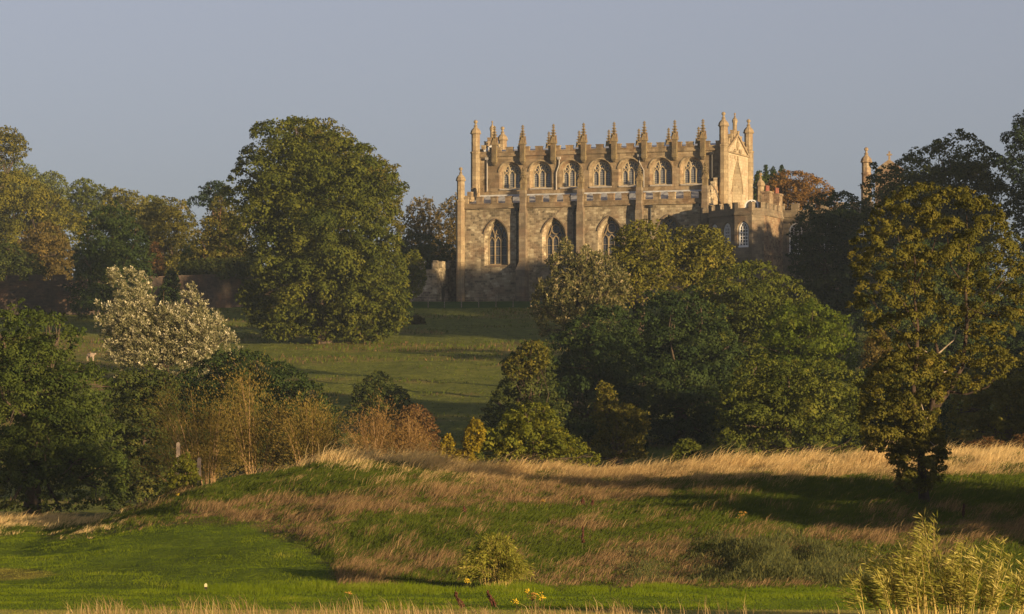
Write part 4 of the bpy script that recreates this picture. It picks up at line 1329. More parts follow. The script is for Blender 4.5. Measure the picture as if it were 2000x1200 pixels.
# the big tree and its neighbours
BIG = zp([(200,150),(240,105),(290,88),(350,82),(430,72),(500,80),(560,110),(640,160),(700,170),(750,195),(790,250),(850,285),(890,330),(915,390),(920,440),(890,520),(850,590),(850,640),(870,700),(840,740),(840,800),(880,850),(930,900),(930,970),(850,1000),(770,1060),(690,1085),(620,1060),(560,1020),(480,1030),(390,1020),(320,1000),(320,920),(250,850),(280,770),(210,720),(100,700),(70,640),(130,560),(95,440),(120,330),(160,270),(200,210)], 400, 200, .41667)
tree('big_tree', 'huge rounded green sycamore filling the slope left of the chapel', 'tree', [BIG, [(585,655),(600,612),(640,600),(680,612),(688,650),(660,668),(610,668)], [(505,440),(640,420),(770,450),(795,520),(800,600),(640,610),(510,600),(495,540)], [(650,640),(665,590),(720,560),(790,585),(800,640),(740,668),(690,675)], [(500,640),(512,590),(560,575),(612,600),(606,650),(560,668),(520,662)], zp([(150,870),(200,840),(255,850),(250,900),(275,960),(255,1050),(205,1060),(190,1000),(150,940)],400,200,.41667)], 312, 7.0, 'sycamore', (632,667), .26, 5.8, 1.45, tr=.5, nl=16, bark=BARK, seed=5, fill=.78)
tree('tree', 'brown-leaved tree whose crown shows behind the right shoulder of the big sycamore', 'tree', [(560,300),(560,236),(600,230),(640,234),(680,248),(692,276),(730,296),(770,325),(790,370),(786,420),(782,500),(765,520),(740,460),(690,420),(600,400)], 334, 4, 'brown_olive', (700,600), .26, 4.2, 1.0)
tree('shrub', 'dark shrub in the shade at the right foot of the big sycamore', 'shrub', [(655,668),(660,620),(700,575),(750,550),(790,562),(806,600),(800,628),(760,652),(700,672)], 322, 2.5, 'dark', (735,665), .22, 5, .8, tr=.12)
tree('shrub', 'small brown bramble at the tip of the shade under the wall end', 'shrub', [(785,645),(795,622),(812,614),(828,624),(835,648)], 340, 1, 'bramble', (812,650), .16, 4, .35, tr=.05)
tree('tree', 'small sunlit yellow-green tree standing before the gate tower', 'tree', [(765,590),(770,540),(786,505),(805,488),(816,488),(828,512),(834,545),(822,572),(795,592)], 374, 1.6, 'golden_green', (800,592), .21, 4.4, .55, tr=.1)
tree('tree', 'autumn brown birch against the sky just right of the big sycamore', 'tree', [(764,560),(778,450),(796,404),(818,388),(842,390),(858,420),(866,490),(850,560)], 432, 3.5, 'brown', (818,580), .24, 3.4, .7, mode='spray', up=(.1,0,-.25), elong=2.0, tr=.16)
tree('tree', 'golden brown birch rising behind the west corner turret of the chapel', 'tree', [(842,560),(846,440),(860,400),(882,384),(905,384),(940,420),(940,560)], 426, 3.5, 'brown', (888,580), .24, 3.4, .7, mode='spray', up=(.1,0,-.25), elong=2.0, tr=.16)
tree('tree', 'dull olive tree in the shade behind the gate tower', 'tree', [(752,590),(765,500),(800,455),(840,460),(880,480),(905,520),(905,590)], 404, 3, 'dark_olive', (835,600), .25, 4.6)
# near left
GL = zp([(-120,1080),(-140,250),(-60,110),(0,118),(50,135),(85,100),(110,80),(140,110),(190,120),(230,160),(265,135),(310,165),(350,215),(392,245),(345,335),(330,380),(400,385),(440,375),(500,405),(525,500),(480,590),(520,640),(572,680),(548,760),(575,850),(590,940),(560,1020),(480,1070),(330,1085),(150,1080)], 0, 550, .41667)
tree('oak', 'large mid green oak filling the left edge above the pale meadow', 'oak tree', [GL], 150, 3.6, 'green', (62,1006), .13, 4.6, .75, tr=.30, nl=18, seed=8)
SV = [[(200,680),(202,640),(194,606),(208,592),(236,600),(228,572),(212,532),(226,528),(246,530),(270,528),(292,552),(304,586),(320,604),(338,590),(352,606),(360,566),(372,556),(384,578),(400,582),(412,612),(430,612),(446,640),(456,650),(476,690),(440,726),(380,740),(300,748),(226,738)]]
tree('silver_poplar', 'silvery white-leaved poplar bent by the wind in front of the garden wall', 'poplar tree', SV, 200, 2.6, 'silver', (330,860), .12, 4.2, .34, mode='spray', up=(-.6,0,.95), elong=2.2, tr=.16, nl=14, twig=1.9, per=34, seed=4)
tree('shrub', 'shadowy olive thicket below the silver poplar beside the oak', 'shrub', [(205,1000),(206,780),(232,725),(300,715),(345,740),(352,850),(350,1000)], 172, 2, 'dark_olive', (270,1000), .15, 5, .6, tr=.1)
tree('shrub', 'domed dark green bush rising behind the golden willows', 'shrub', [(312,900),(318,790),(345,740),(385,706),(425,688),(490,687),(545,704),(590,728),(630,760),(655,800),(664,860),(650,900),(500,910)], 185, 3.2, 'dark', (490,920), .15, 5.2, .8, tr=.2, nl=10)
WIL = 'golden feathery willow shrubs along the bank'
willow_shrub('willow', 'golden willow at the left of the bank, leaning toward the oak', [(250,900),(262,868),(300,800),(312,765),(350,745),(400,775),(440,790),(460,940),(380,950),(300,930)], 139, (405,948), 'willow', .085, 34, 17000, WIL, stem_r=.022, depth=1.2, fuzz=.26)
willow_shrub('willow', 'tallest golden willow in the middle of the bank group, before the dark dome', [(425,930),(430,800),(452,745),(478,720),(520,732),(550,770),(575,820),(580,920),(520,940)], 140, (500,938), 'willow', .085, 38, 19000, WIL, stem_r=.022, depth=1.2, fuzz=.26)
willow_shrub('willow', 'golden willow ending the bank group on the right over the dark dome edge', [(545,925),(556,810),(590,768),(625,775),(652,820),(665,880),(655,905),(600,925)], 139, (602,922), 'willow', .085, 32, 15000, WIL, stem_r=.022, depth=1.1, fuzz=.26)
willow_shrub('willow', 'straw coloured thin willow in the gap of the bank before the brambles', [(668,895),(672,830),(690,800),(716,805),(735,772),(752,775),(768,820),(778,895)], 138, (728,900), 'straw_willow', .07, 40, 9500, WIL, stem_r=.017, depth=.9, fuzz=.22)
willow_shrub('willow', 'low straw coloured willow beside the yellow-leaved sapling on the bank', [(760,895),(768,840),(786,808),(812,815),(840,850),(850,895)], 138, (802,900), 'straw_willow', .07, 32, 7000, WIL, stem_r=.017, depth=.9, fuzz=.22)
tree('shrub', 'dark bramble bush alone on the open slope below the chapel', 'shrub', [(660,826),(684,785),(696,752),(720,736),(736,722),(756,730),(772,752),(800,772),(812,826),(735,832)], 226, 1.6, 'dark_olive', (735,828), .14, 3.4, .4, tr=.08)
tree('shrub', 'reddish bush at the foot of the open slope', 'shrub', [(768,880),(772,820),(790,794),(818,788),(842,812),(858,845),(862,885)], 214, 1.6, 'red_bush', (818,885), .14, 4.0, .45, tr=.08)
tree('shrub', 'small yellow-green sapling by the old posts below the willows', 'shrub', [(322,968),(330,925),(345,893),(366,884),(382,905),(392,940),(390,970)], 132, .6, 'golden_green', (358,972), .085, 3.6, .22, tr=.03)
tree('shrub', 'rounded yellow-green maple bush lit by the sun in the middle of the grassy crest', 'shrub', [(920,905),(930,862),(952,832),(975,838),(985,805),(1010,798),(1040,788),(1068,786),(1086,806),(1092,832),(1110,846),(1136,858),(1150,876),(1168,888),(1172,908),(1040,915)], 141, 1.3, 'golden_green', (1045,912), .125, 4.6, .42, tr=.08, seed=3)
tree('shrub', 'bright yellow-leaved sapling at the left of the rounded maple bush', 'shrub', [[(856,892),(862,868),(874,846),(884,862),(888,890),(870,900)],[(905,870),(912,835),(926,818),(942,826),(946,850),(936,880),(915,885)],[(885,910),(890,880),(920,880),(930,910)]], 139, .5, 'yellow', (900,912), .11, 2.8, .2, tr=.03)
# right of the slope: the big mixed clump
CL = 'trees of the mixed clump in front of the chapel'
tree('tree', 'pale silvery-leaved tree at the left top of the clump, against the chapel wall', 'tree', [(1036,600),(1044,575),(1062,548),(1084,552),(1068,512),(1082,498),(1096,500),(1098,472),(1110,468),(1120,505),(1146,484),(1165,500),(1186,500),(1204,520),(1226,545),(1226,600),(1190,640),(1120,665),(1060,660)], 242, 3, 'silver_green', (1130,740), .19, 4.0, .6, mode='spray', up=(-.15,0,.7), elong=1.9, group=CL, twig=1.5, per=30)
tree('tree', 'golden olive spreading tree below the third aisle window of the chapel', 'tree', [(1186,580),(1192,500),(1200,458),(1225,436),(1256,430),(1288,438),(1310,458),(1318,520),(1296,575),(1240,600)], 247, 3.2, 'yellow_olive', (1250,740), .22, 3.8, .8, group=CL)
tree('tree', 'rounded golden-brown crown before the east bays of the chapel', 'tree', [(1282,560),(1294,500),(1312,462),(1340,446),(1376,440),(1408,452),(1430,482),(1438,520),(1428,556),(1380,585),(1320,585)], 252, 3.2, 'yellow_olive', (1360,740), .21, 4.6, .85, group=CL)
tree('tree', 'broad green crown sloping down to the right below the vestry', 'tree', [(1330,740),(1330,610),(1352,560),(1390,530),(1440,512),(1490,510),(1530,535),(1565,560),(1592,584),(1606,630),(1590,700),(1520,760),(1400,790)], 228, 4, 'olive', (1470,800), .19, 4.8, .95, group=CL)
tree('tree', 'bright yellow-green tree on the right shoulder of the clump', 'tree', [(1478,760),(1484,660),(1500,620),(1530,594),(1560,600),(1590,590),(1622,602),(1650,618),(1662,650),(1672,690),(1664,740),(1600,780),(1530,780)], 206, 3, 'bright', (1575,840), .17, 4.6, .75, group=CL)
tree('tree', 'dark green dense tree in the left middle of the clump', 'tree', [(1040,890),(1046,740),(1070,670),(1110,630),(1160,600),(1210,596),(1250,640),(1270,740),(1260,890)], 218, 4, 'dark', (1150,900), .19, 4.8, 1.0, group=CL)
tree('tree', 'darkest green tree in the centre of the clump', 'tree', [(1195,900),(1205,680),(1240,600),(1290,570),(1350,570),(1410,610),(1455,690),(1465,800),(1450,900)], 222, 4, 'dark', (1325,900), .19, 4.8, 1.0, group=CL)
tree('tree', 'dark low-branched tree with orange top leaves at the left of the clump', 'tree', [(930,860),(948,800),(964,764),(984,740),(982,704),(1004,690),(1024,668),(1054,662),(1076,690),(1086,740),(1104,800),(1096,900),(990,900)], 190, 2.6, 'dark_olive', (1030,905), .16, 4.8, .7, group=CL)
tree('tree', 'orange-leaved treetop just behind the dark low-branched tree', 'tree', [(982,720),(990,700),(1006,694),(1024,672),(1050,664),(1070,680),(1072,710),(1040,740),(1000,745)], 188.5, 1.0, 'brown_olive', (1032,905), .15, 2.4, .4, tr=.06, group=CL)
tree('tree', 'young beech with upright copper sprays in front of the dark clump', 'tree', [[(1160,830),(1164,790),(1174,750),(1188,752),(1204,790),(1212,830),(1185,850)],[(1185,850),(1196,806),(1225,790),(1256,806),(1268,840),(1235,868)],[(1150,895),(1165,850),(1200,838),(1245,852),(1262,895)]], 176, 1.6, 'brown_olive', (1205,905), .14, 2.2, .38, group=CL, mode='spray', up=(.2,0,.5), elong=1.9)
tree('tree', 'sunlit olive tree with a rounded front at the right of the clump', 'tree', [(1400,895),(1396,820),(1412,760),(1440,722),(1480,690),(1520,706),(1560,704),(1600,700),(1644,706),(1674,740),(1684,800),(1676,890),(1540,900)], 166, 3.2, 'olive', (1540,905), .14, 4.8, .65, group=CL)
tree('shrub', 'small dark round bush on the crest at the foot of the clump', 'shrub', [(1306,900),(1314,874),(1330,858),(1352,858),(1368,872),(1376,900)], 142, .6, 'olive', (1342,902), .09, 3.8, .24, tr=.03)
tree('shrub', 'low olive bush half sunk in the golden grass right of the small round bush', 'shrub', [(1384,905),(1400,878),(1430,866),(1462,876),(1484,905)], 141, .6, 'dark_olive', (1434,904), .09, 3.8, .24, tr=.03)
# right of the chapel
tree('evergreen', 'dark evergreen mass close to the right of the vestry', 'tree', [(1532,660),(1540,560),(1545,470),(1560,412),(1588,386),(1620,372),(1655,376),(1690,400),(1706,480),(1706,600),(1690,690),(1600,700)], 345, 4.5, 'dark', (1615,720), .25, 5, 1.1, seed=12)
tree('tree', 'orange-brown beech glowing behind the vestry chimneys', 'tree', [(1470,450),(1490,372),(1505,345),(1535,334),(1570,336),(1600,348),(1624,366),(1636,392),(1620,440)], 425, 5, 'orange', (1560,560), .27, 4.4, .9)
tree('tree', 'small bright green tree squeezed between the chapel east front and the orange beech', 'tree', [(1468,430),(1472,350),(1482,332),(1492,350),(1498,420)], 412, 1.6, 'green', (1483,560), .24, 4.4, .6)
CON = 'small conifer tips behind the orange beech'
for p_, lab in (((1490,1502,322), 'leftmost of the conifer tips above the orange beech'), ((1503,1517,326), 'middle conifer tip above the orange beech'), ((1518,1536,323), 'widest conifer tip above the orange beech')):
    a, b, tp = p_
    tree('conifer', lab, 'conifer', [(a-3,380),(a,350),((a+b)/2-2,tp),((a+b)/2+2,tp),(b,350),(b+3,380)], 450, 1.2, 'dark', ((a+b)/2,560), .22, 4.5, .5, tr=.1, group=CON)
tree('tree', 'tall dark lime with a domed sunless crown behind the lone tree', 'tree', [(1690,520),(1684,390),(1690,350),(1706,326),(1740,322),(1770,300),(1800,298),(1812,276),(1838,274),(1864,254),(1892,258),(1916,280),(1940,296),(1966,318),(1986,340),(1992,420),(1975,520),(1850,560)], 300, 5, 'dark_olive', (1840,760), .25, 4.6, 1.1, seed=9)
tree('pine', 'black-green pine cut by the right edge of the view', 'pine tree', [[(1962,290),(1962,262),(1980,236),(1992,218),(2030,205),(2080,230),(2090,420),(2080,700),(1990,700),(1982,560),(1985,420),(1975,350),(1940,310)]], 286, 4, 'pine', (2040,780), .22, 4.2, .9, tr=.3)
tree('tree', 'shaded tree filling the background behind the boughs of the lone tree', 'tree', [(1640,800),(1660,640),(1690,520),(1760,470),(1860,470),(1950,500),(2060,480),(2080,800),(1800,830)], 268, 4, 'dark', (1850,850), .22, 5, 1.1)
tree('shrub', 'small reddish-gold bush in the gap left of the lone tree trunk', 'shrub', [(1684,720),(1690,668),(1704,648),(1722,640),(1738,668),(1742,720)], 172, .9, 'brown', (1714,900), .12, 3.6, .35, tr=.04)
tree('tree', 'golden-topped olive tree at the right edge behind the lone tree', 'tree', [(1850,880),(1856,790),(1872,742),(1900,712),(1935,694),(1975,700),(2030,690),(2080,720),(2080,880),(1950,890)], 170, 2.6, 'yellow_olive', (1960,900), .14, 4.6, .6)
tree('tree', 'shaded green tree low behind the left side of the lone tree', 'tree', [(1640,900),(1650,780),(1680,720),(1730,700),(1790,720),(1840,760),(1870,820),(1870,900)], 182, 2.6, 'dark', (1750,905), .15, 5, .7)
tree('shrub', 'brown-pink heathery bush on the crest at the right edge', 'shrub', [(1850,900),(1868,874),(1900,862),(1930,852),(1965,868),(1990,848),(2060,846),(2060,900)], 134, .9, 'red_bush', (1960,905), .085, 3.6, .26, tr=.03)

# the lone tree on the bank: open crown on several leaning stems, ivy round the foot
LONE = [[(1664,590),(1672,540),(1660,500),(1672,455),(1700,425),(1712,395),(1745,378),(1775,362),(1805,356),(1835,366),(1866,366),(1900,372),(1935,392),(1960,420),(1978,460),(1996,505),(2012,560),(2016,620),(1990,650),(1950,672),(1905,672),(1880,640),(1840,650),(1810,690),(1770,700),(1730,690),(1690,640)],
        [(1690,880),(1676,800),(1690,735),(1730,690),(1790,680),(1835,700),(1845,760),(1825,820),(1800,870),(1750,885)],[(1690,880),(1676,800),(1690,735),(1730,690),(1790,680),(1835,700),(1845,760),(1825,820),(1800,870),(1750,885)],[(1830,760),(1850,700),(1900,672),(1960,680),(1990,700),(1960,735),(1900,770)],
        [(1738,905),(1732,890),(1756,872),(1760,850),(1800,840),(1826,850),(1846,868),(1842,890),(1830,905),(1826,935),(1808,955),(1790,950),(1772,935),(1764,915),(1750,910)],
        [(1738,905),(1732,890),(1756,872),(1760,850),(1800,840),(1826,850),(1846,868),(1842,890),(1830,905),(1826,935),(1808,955),(1790,950),(1772,935),(1764,915),(1750,910)],
        [(1752,960),(1745,900),(1765,840),(1800,800),(1838,830),(1850,890),(1840,940),(1815,962),(1780,965)]]
LIMBS = [
 [(1806,990,0,0.172),(1803,950,0,0.132),(1800,910,0,0.112),(1797,860,.0,0.099)],
 [(1797,862,0,0.092),(1786,820,-.2,0.079),(1782,760,-.3,0.066),(1788,700,-.3,0.056),(1790,640,-.3,0.046),(1784,580,-.2,0.036),(1788,520,0,0.026),(1780,440,.1,0.010)],
 [(1799,880,0,0.092),(1818,820,.1,0.086),(1826,770,.2,0.079),(1842,725,.2,0.073),(1834,690,.3,0.053),(1828,660,.3,0.033)],
 [(1828,800,.2,0.079),(1858,760,.4,0.073),(1884,715,.5,0.059),(1892,640,.5,0.050),(1890,560,.5,0.040),(1896,500,.4,0.030),(1890,420,.3,0.010)],
 [(1842,725,.2,0.053),(1868,712,0,0.040),(1884,700,-.2,0.026),(1870,688,-.3,0.013)],
 [(1858,765,.4,0.040),(1890,770,.2,0.026),(1930,756,.1,0.020),(1960,720,0,0.008)],
 [(1786,640,-.3,0.033),(1760,590,-.5,0.030),(1735,560,-.5,0.020),(1700,520,-.4,0.008)],
 [(1788,700,-.3,0.026),(1760,660,-.5,0.020),(1720,620,-.6,0.017),(1685,560,-.4,0.007)],
 [(1788,560,-.1,0.026),(1815,510,.2,0.020),(1835,450,.3,0.008)],
 [(1784,580,-.2,0.023),(1768,520,.1,0.020),(1755,460,.2,0.008)],
 [(1892,630,.5,0.026),(1925,590,.3,0.020),(1960,550,.2,0.015),(1985,500,.1,0.007)],
 [(1890,560,.5,0.023),(1860,520,.3,0.017),(1850,450,.2,0.007)],
 [(1892,600,.5,0.023),(1940,620,.2,0.018),(1985,600,0,0.008)],
]
lone = tree('lone_tree', 'tall open-crowned tree with ivy at its foot standing alone on the bank at the right', 'tree', LONE, 112, 2.3, 'brown_olive', (1803,978), .082, 2.6, .38, tr=.2, bark=BARK_DARK, limbs=LIMBS, seed=21, fill=.9, core=False)
s_ = 112 / F; b_ = lone.location
for chain in ([(1834,690,.0,.022),(1848,676,-.2,.019),(1862,664,-.3,.015),(1864,648,-.3,.012),(1871,643,-.3,.007)], [(1797,850,-.3,.018),(1806,820,-.4,.015),(1798,795,-.4,.012),(1792,770,-.4,.006)], [(1806,822,-.4,.013),(1816,800,-.5,.007)],
              [(1802,850,-.3,.018),(1822,872,-.5,.012),(1830,880,-.5,.007)], [(1830,700,.2,.018),(1800,682,-.1,.015),(1770,690,-.2,.007)], [(1842,728,.1,.018),(1872,716,-.2,.013),(1892,722,-.3,.007)]):
    MB().tube([Vector(((x - CX) * s_ - b_.x, dy, ZC + (HY - y) * s_ - b_.z)) for x, y, dy, r in chain], [q[3] for q in chain], 6).build('dead_branch', DEADWOOD, lone, True)

# shrubs in the foreground
willow_shrub('weeping_willow_bush', 'small weeping willow bush with trailing yellow-green wands in the rough grass', [(885,1145),(890,1075),(915,1040),(950,1012),(985,1005),(1012,1030),(1035,1070),(1055,1145)], 90.5, (970,1152), 'weeping', .095, 150, 13000, depth=.7, hang=.34, curve=.6, elong=6, stem_r=.006, stem_mat=GOLDTWIG, cat='willow bush', fuzz=.06)
willow_shrub('front_willow', 'windblown willow with pale narrow leaves in the bottom right corner', [(1600,1200),(1635,1140),(1690,1105),(1715,1065),(1745,1090),(1770,1050),(1798,1022),(1815,992),(1842,994),(1868,1050),(1885,1050),(1905,1085),(1945,1045),(1968,1060),(2000,1090),(2030,1100),(2040,1210)], 69, (1850,1212), 'front_willow', .135, 120, 9500, depth=.6, curve=.12, elong=8.0, stem_r=.009, stem_mat=GOLDTWIG, cat='willow', lt=.35, spread=2.8, fuzz=.055, wind=(-.6, 0, .1))

# off to the right the wood goes on and shades the lower slope at this hour: one continuous mass
def woodland():
    rng = np.random.default_rng(77)
    V, T = [], []
    def add(X, Y, h, w, n=1500):
        z0 = tz(X, Y)
        k = 26
        c = np.stack([X + rng.normal(0, w * .3, k), Y + rng.normal(0, w * .3, k), z0 + h * rng.uniform(.25, .88, k)], 1)
        r = w * rng.uniform(.22, .34, k)
        V.append(crown_leaves(c, r, n, .55, rng))
    for i in range(58):                     # beside the pasture
        f = (i + .5) / 58
        Y = 160 + 210 * f
        X = Y / 8.0 + 8 + 4.5 * (i % 3) + rng.normal(0, .8)
        h = np.interp(Y, WOOD_H[0], WOOD_H[1])
        add(X, Y, h * rng.uniform(.88, 1.08), 6.5, 3200)
    c, t, n, L, W, tint = (np.concatenate([v[i] for v in V]) for i in range(6))
    o = link('woodland', leaf_mesh('woodland', c, t, n, L, W, tint), FOL['dark_olive'])
    tag(o, 'mass of dark broadleaf wood continuing beyond the right edge', 'woodland', kind='stuff')
    V.clear()
    for X, Y, h, w in THICKET:
        add(X, Y, h, w, 900)
    c, t, n, L, W, tint = (np.concatenate([v[i] for v in V]) for i in range(6))
    o = link('thicket', leaf_mesh('thicket', c, t, n, L * .7, W * .7, tint), FOL['olive'])
    tag(o, 'thicket of tall bushes on the bank beyond the right edge', 'thicket', kind='stuff')
WOOD_H = ([160, 185, 200, 215, 240, 265, 279, 300, 314, 328, 345, 370], [8, 9.5, 9.5, 4.5, 2.5, 3.5, 25, 27, 23, 17, 16.5, 15])
THICKET = [(21, 103, 4.4, 3.0), (23, 101, 4.8, 3.2), (25.5, 99, 5.0, 3.2), (28, 97, 5.4, 3.4), (30.5, 95, 5.6, 3.4), (33, 93, 5.8, 3.6), (36, 90, 5.8, 3.6), (19.5, 106, 4.2, 2.8), (25, 94, 4.2, 2.8), (18.5, 97, 3.6, 2.4), (20.5, 98, 4.0, 2.6)]
woodland()
# ------------------------------------------------------------------ grass
def blades(name, X, Y, h, lean, w, tint, m, label, rng, dz=-.02, bend=1.0):
    n = len(X)
    Z = terrain(X, Y) + dz
    a = rng.uniform(0, 2 * math.pi, n)
    wx, wy = np.cos(a) * w / 2, np.sin(a) * w / 2 * .5
    lx_, ly_ = lean
    b0 = np.stack([X - wx, Y - wy, Z], 1); b1 = np.stack([X + wx, Y + wy, Z], 1)
    m0 = np.stack([X - wx * .8 + lx_ * h * .35, Y - wy * .8 + ly_ * h * .35, Z + h * .6], 1)
    m1 = np.stack([X + wx * .8 + lx_ * h * .35, Y + wy * .8 + ly_ * h * .35, Z + h * .6], 1)
    tp = np.stack([X + lx_ * h, Y + ly_ * h, Z + h * (1 - .25 * np.minimum(np.hypot(lx_, ly_), 1) * bend)], 1)
    V = np.stack([b0, b1, m0, m1, tp], 1).reshape(-1, 3)
    i = np.arange(n)[:, None] * 5
    Fc = np.concatenate([i + [0, 1, 3], i + [0, 3, 2], i + [2, 3, 4]], 1).reshape(-1, 3)
    o = link(name, np_mesh(name, V, Fc, tint=np.repeat(np.clip(tint, 0, 1), 5)), m)
    tag(o, label, 'grass', kind='stuff')
    return o

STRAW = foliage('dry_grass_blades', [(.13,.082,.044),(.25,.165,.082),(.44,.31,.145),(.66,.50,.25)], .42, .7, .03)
LUSH = foliage('green_grass_blades', [(.040,.060,.008),(.072,.098,.012),(.110,.135,.017),(.155,.165,.028)], .42, .6, .03)
WEED = foliage('weed_leaves', [(.045,.052,.022),(.075,.085,.030),(.11,.11,.032),(.19,.16,.05)], .3, .7, .03)
TURF = foliage('mown_grass_blades', [(.065,.100,.006),(.105,.150,.008),(.145,.188,.011),(.27,.26,.045)], .42, .6, .03)

def scatter(n, y0, y1, rng, margin=3.0):
    Y = np.sqrt(rng.uniform(y0**2, y1**2, n))
    X = rng.uniform(-1, 1, n) * (Y / 8 + margin)
    return X, Y

def grow_grass():
    rng = np.random.default_rng(5)
    # long grass of the bank: straw and green, in drifts
    X, Y = scatter(960000, 88, 150, rng, 6.5)
    px, py = proj(X, Y, terrain(X, Y))
    k = (rough_mask(px, py, Y) > .5) & (py < 1172)
    X, Y, px, py = X[k], Y[k], px[k], py[k]
    d = dry_frac(px, py)
    clump = fbm(X * 1.1, Y * .8, 41, 3); fine = fbm(X * 3.5, Y * 2.5, 43, 2)
    s = d + (clump - .5) * 1.3 + (fine - .5) * .9 + rng.normal(0, .22, len(X))
    em = edge_margin(px, py)
    s = s - .45 * np.clip(1 - em / 14, 0, 1) * (px > 380)
    dry = s > .55
    wind = .70 + .75 * (fbm(X * .35, Y * .3, 47, 2) - .3)
    n = dry.sum()
    h = (.10 + .26 * np.clip((clump[dry] - .3) * 2, 0, 1.2)) * rng.uniform(.4, 1.4, n)
    tall = rng.uniform(size=n) < .10
    h *= np.clip(.35 + em[dry] / 45, .35, 1)
    h *= np.where(tall, 1.3, .85)
    h *= 1 + .9 * np.exp(-((Y[dry] - 128) / 3.5) ** 2) * (px[dry] > 500)
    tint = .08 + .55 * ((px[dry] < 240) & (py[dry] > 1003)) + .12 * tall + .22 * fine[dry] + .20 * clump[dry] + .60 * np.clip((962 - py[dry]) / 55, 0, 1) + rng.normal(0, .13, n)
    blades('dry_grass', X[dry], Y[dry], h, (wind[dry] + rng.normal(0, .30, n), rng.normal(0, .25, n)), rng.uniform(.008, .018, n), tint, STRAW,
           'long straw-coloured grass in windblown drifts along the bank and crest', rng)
    g = ~dry; n = g.sum()
    h = (.07 + .20 * clump[g]) * rng.uniform(.4, 1.4, n)
    h *= np.clip(.4 + em[g] / 40, .4, 1)
    blades('green_grass', X[g], Y[g], h, (wind[g] + rng.normal(0, .35, n), rng.normal(0, .3, n)), rng.uniform(.014, .028, n), .2 + .55 * fine[g] + rng.normal(0, .12, n), LUSH,
           'rank green grass between the straw drifts on the shaded bank', rng)
    # mown turf
    X, Y = scatter(700000, 69, 132, rng, 6.0)
    px, py = proj(X, Y, terrain(X, Y))
    green = ((px + 40) / 150) ** 2 + ((py - 1122) / 13) ** 2 < 1.0
    k = (rough_mask(px, py, Y) < .6) 
    X, Y, px, py, fine_cut = X[k], Y[k], px[k], py[k], (green | (py > 1191))[k]; n = len(X)
    tuft = fbm(X * .9, Y * .5, 51, 3); fine = fbm(X * 4, Y * 3, 53, 2)
    edge = np.exp(-((py - 1152) / 10) ** 2) * (px > 350)
    h = (.025 + .035 * np.clip((tuft - .45) * 3, 0, 1) + .12 * edge * np.clip((tuft - .3) * 2.5, 0, 1)) * rng.uniform(.6, 1.4, n)
    h = np.where(fine_cut, .018, h)
    blades('mown_grass', X, Y, h, (rng.normal(.1, .35, n), rng.normal(0, .35, n)), rng.uniform(.006, .012, n), np.where(fine_cut, 1.0, -.15 + 1.05 * tuft + .15 * fine) + rng.normal(0, .05, n), TURF,
           'bright green mown fairway grass across the bottom and the hollow at the left', rng, dz=-.005)
    # wisps along the very bottom, close to the lens
    X = np.concatenate([rng.uniform(-8.9, 2.6, 1700), rng.uniform(2.6, 9, 200)]); n = len(X)
    Y = rng.uniform(68.2, 71.0, n)
    lump = np.clip((fbm(X * 1.3, Y * .2, 61, 3) - .36) * 3.2, 0.0, 1)
    h = (.08 + .34 * lump) * rng.uniform(.4, 1.25, n)
    blades('wispy_grass', X, Y, h, (rng.normal(-.25, .3, n), rng.normal(0, .2, n)), rng.uniform(.006, .012, n), rng.uniform(.25, .95, n), STRAW,
           'wispy seed-head grass along the bottom edge in front of the fairway', rng)
    # pasture tufts on the far slope
    X, Y = scatter(110000, 185, 366, rng, 4.0)
    a = fbm(X * .10 + Y * .03, Y * .17, 31, 5); n = len(X)
    k = rng.uniform(size=n) < .25 + 1.6 * np.clip(a - .42, 0, 1)
    X, Y, a = X[k], Y[k], a[k]; n = len(X)
    pale = np.clip((a - .47) / .14, 0, 1)
    h = (.08 + .16 * pale) * rng.uniform(.5, 1.5, n)
    sel = rng.uniform(size=n) < pale * .18
    blades('pasture_grass', X[sel], Y[sel], h[sel], (rng.normal(.1, .4, sel.sum()), rng.normal(0, .3, sel.sum())), rng.uniform(.05, .11, sel.sum()), rng.uniform(.0, .35, sel.sum()), STRAW,
           'bleached tufts on the grazed slope below the chapel', rng)
    sel = ~sel
    blades('pasture_grass', X[sel], Y[sel], h[sel], (rng.normal(.1, .4, sel.sum()), rng.normal(0, .3, sel.sum())), rng.uniform(.05, .11, sel.sum()), rng.uniform(.1, .8, sel.sum()), LUSH,
           'dull green tufts on the grazed slope below the chapel', rng)
    # tall weeds at the foot of the bank on the right
    n = 26000
    px = np.concatenate([rng.normal(1515, 85, n - 5000), rng.normal(1250, 26, 2500), rng.normal(1640, 40, 2500)]); X0 = (px - CX) * 96 / F
    Y = rng.uniform(92.5, 100, n)
    lump = fbm(X0 * 1.6, Y * .8, 71, 3)
    top = (.12 + .75 * np.clip((lump - .25) * 1.6, 0, 1)) * np.clip(1.25 - np.abs(px - 1515) / 190, .35, 1)
    stem = rng.uniform(size=n) < .12
    up = np.where(stem, 0, top * rng.uniform(0, .85, n))
    h = np.where(stem, top * rng.uniform(.6, 1.15, n), rng.uniform(.05, .15, n))
    blades('weeds', X0, Y, h, (rng.normal(.1, np.where(stem, .15, .7), n), rng.normal(0, .3, n)), np.where(stem, .010, rng.uniform(.012, .03, n)), rng.uniform(.0, .85, n), WEED,
           'tall grey-green weeds at the foot of the bank left of the front willow', rng, dz=up - .02)
grow_grass()

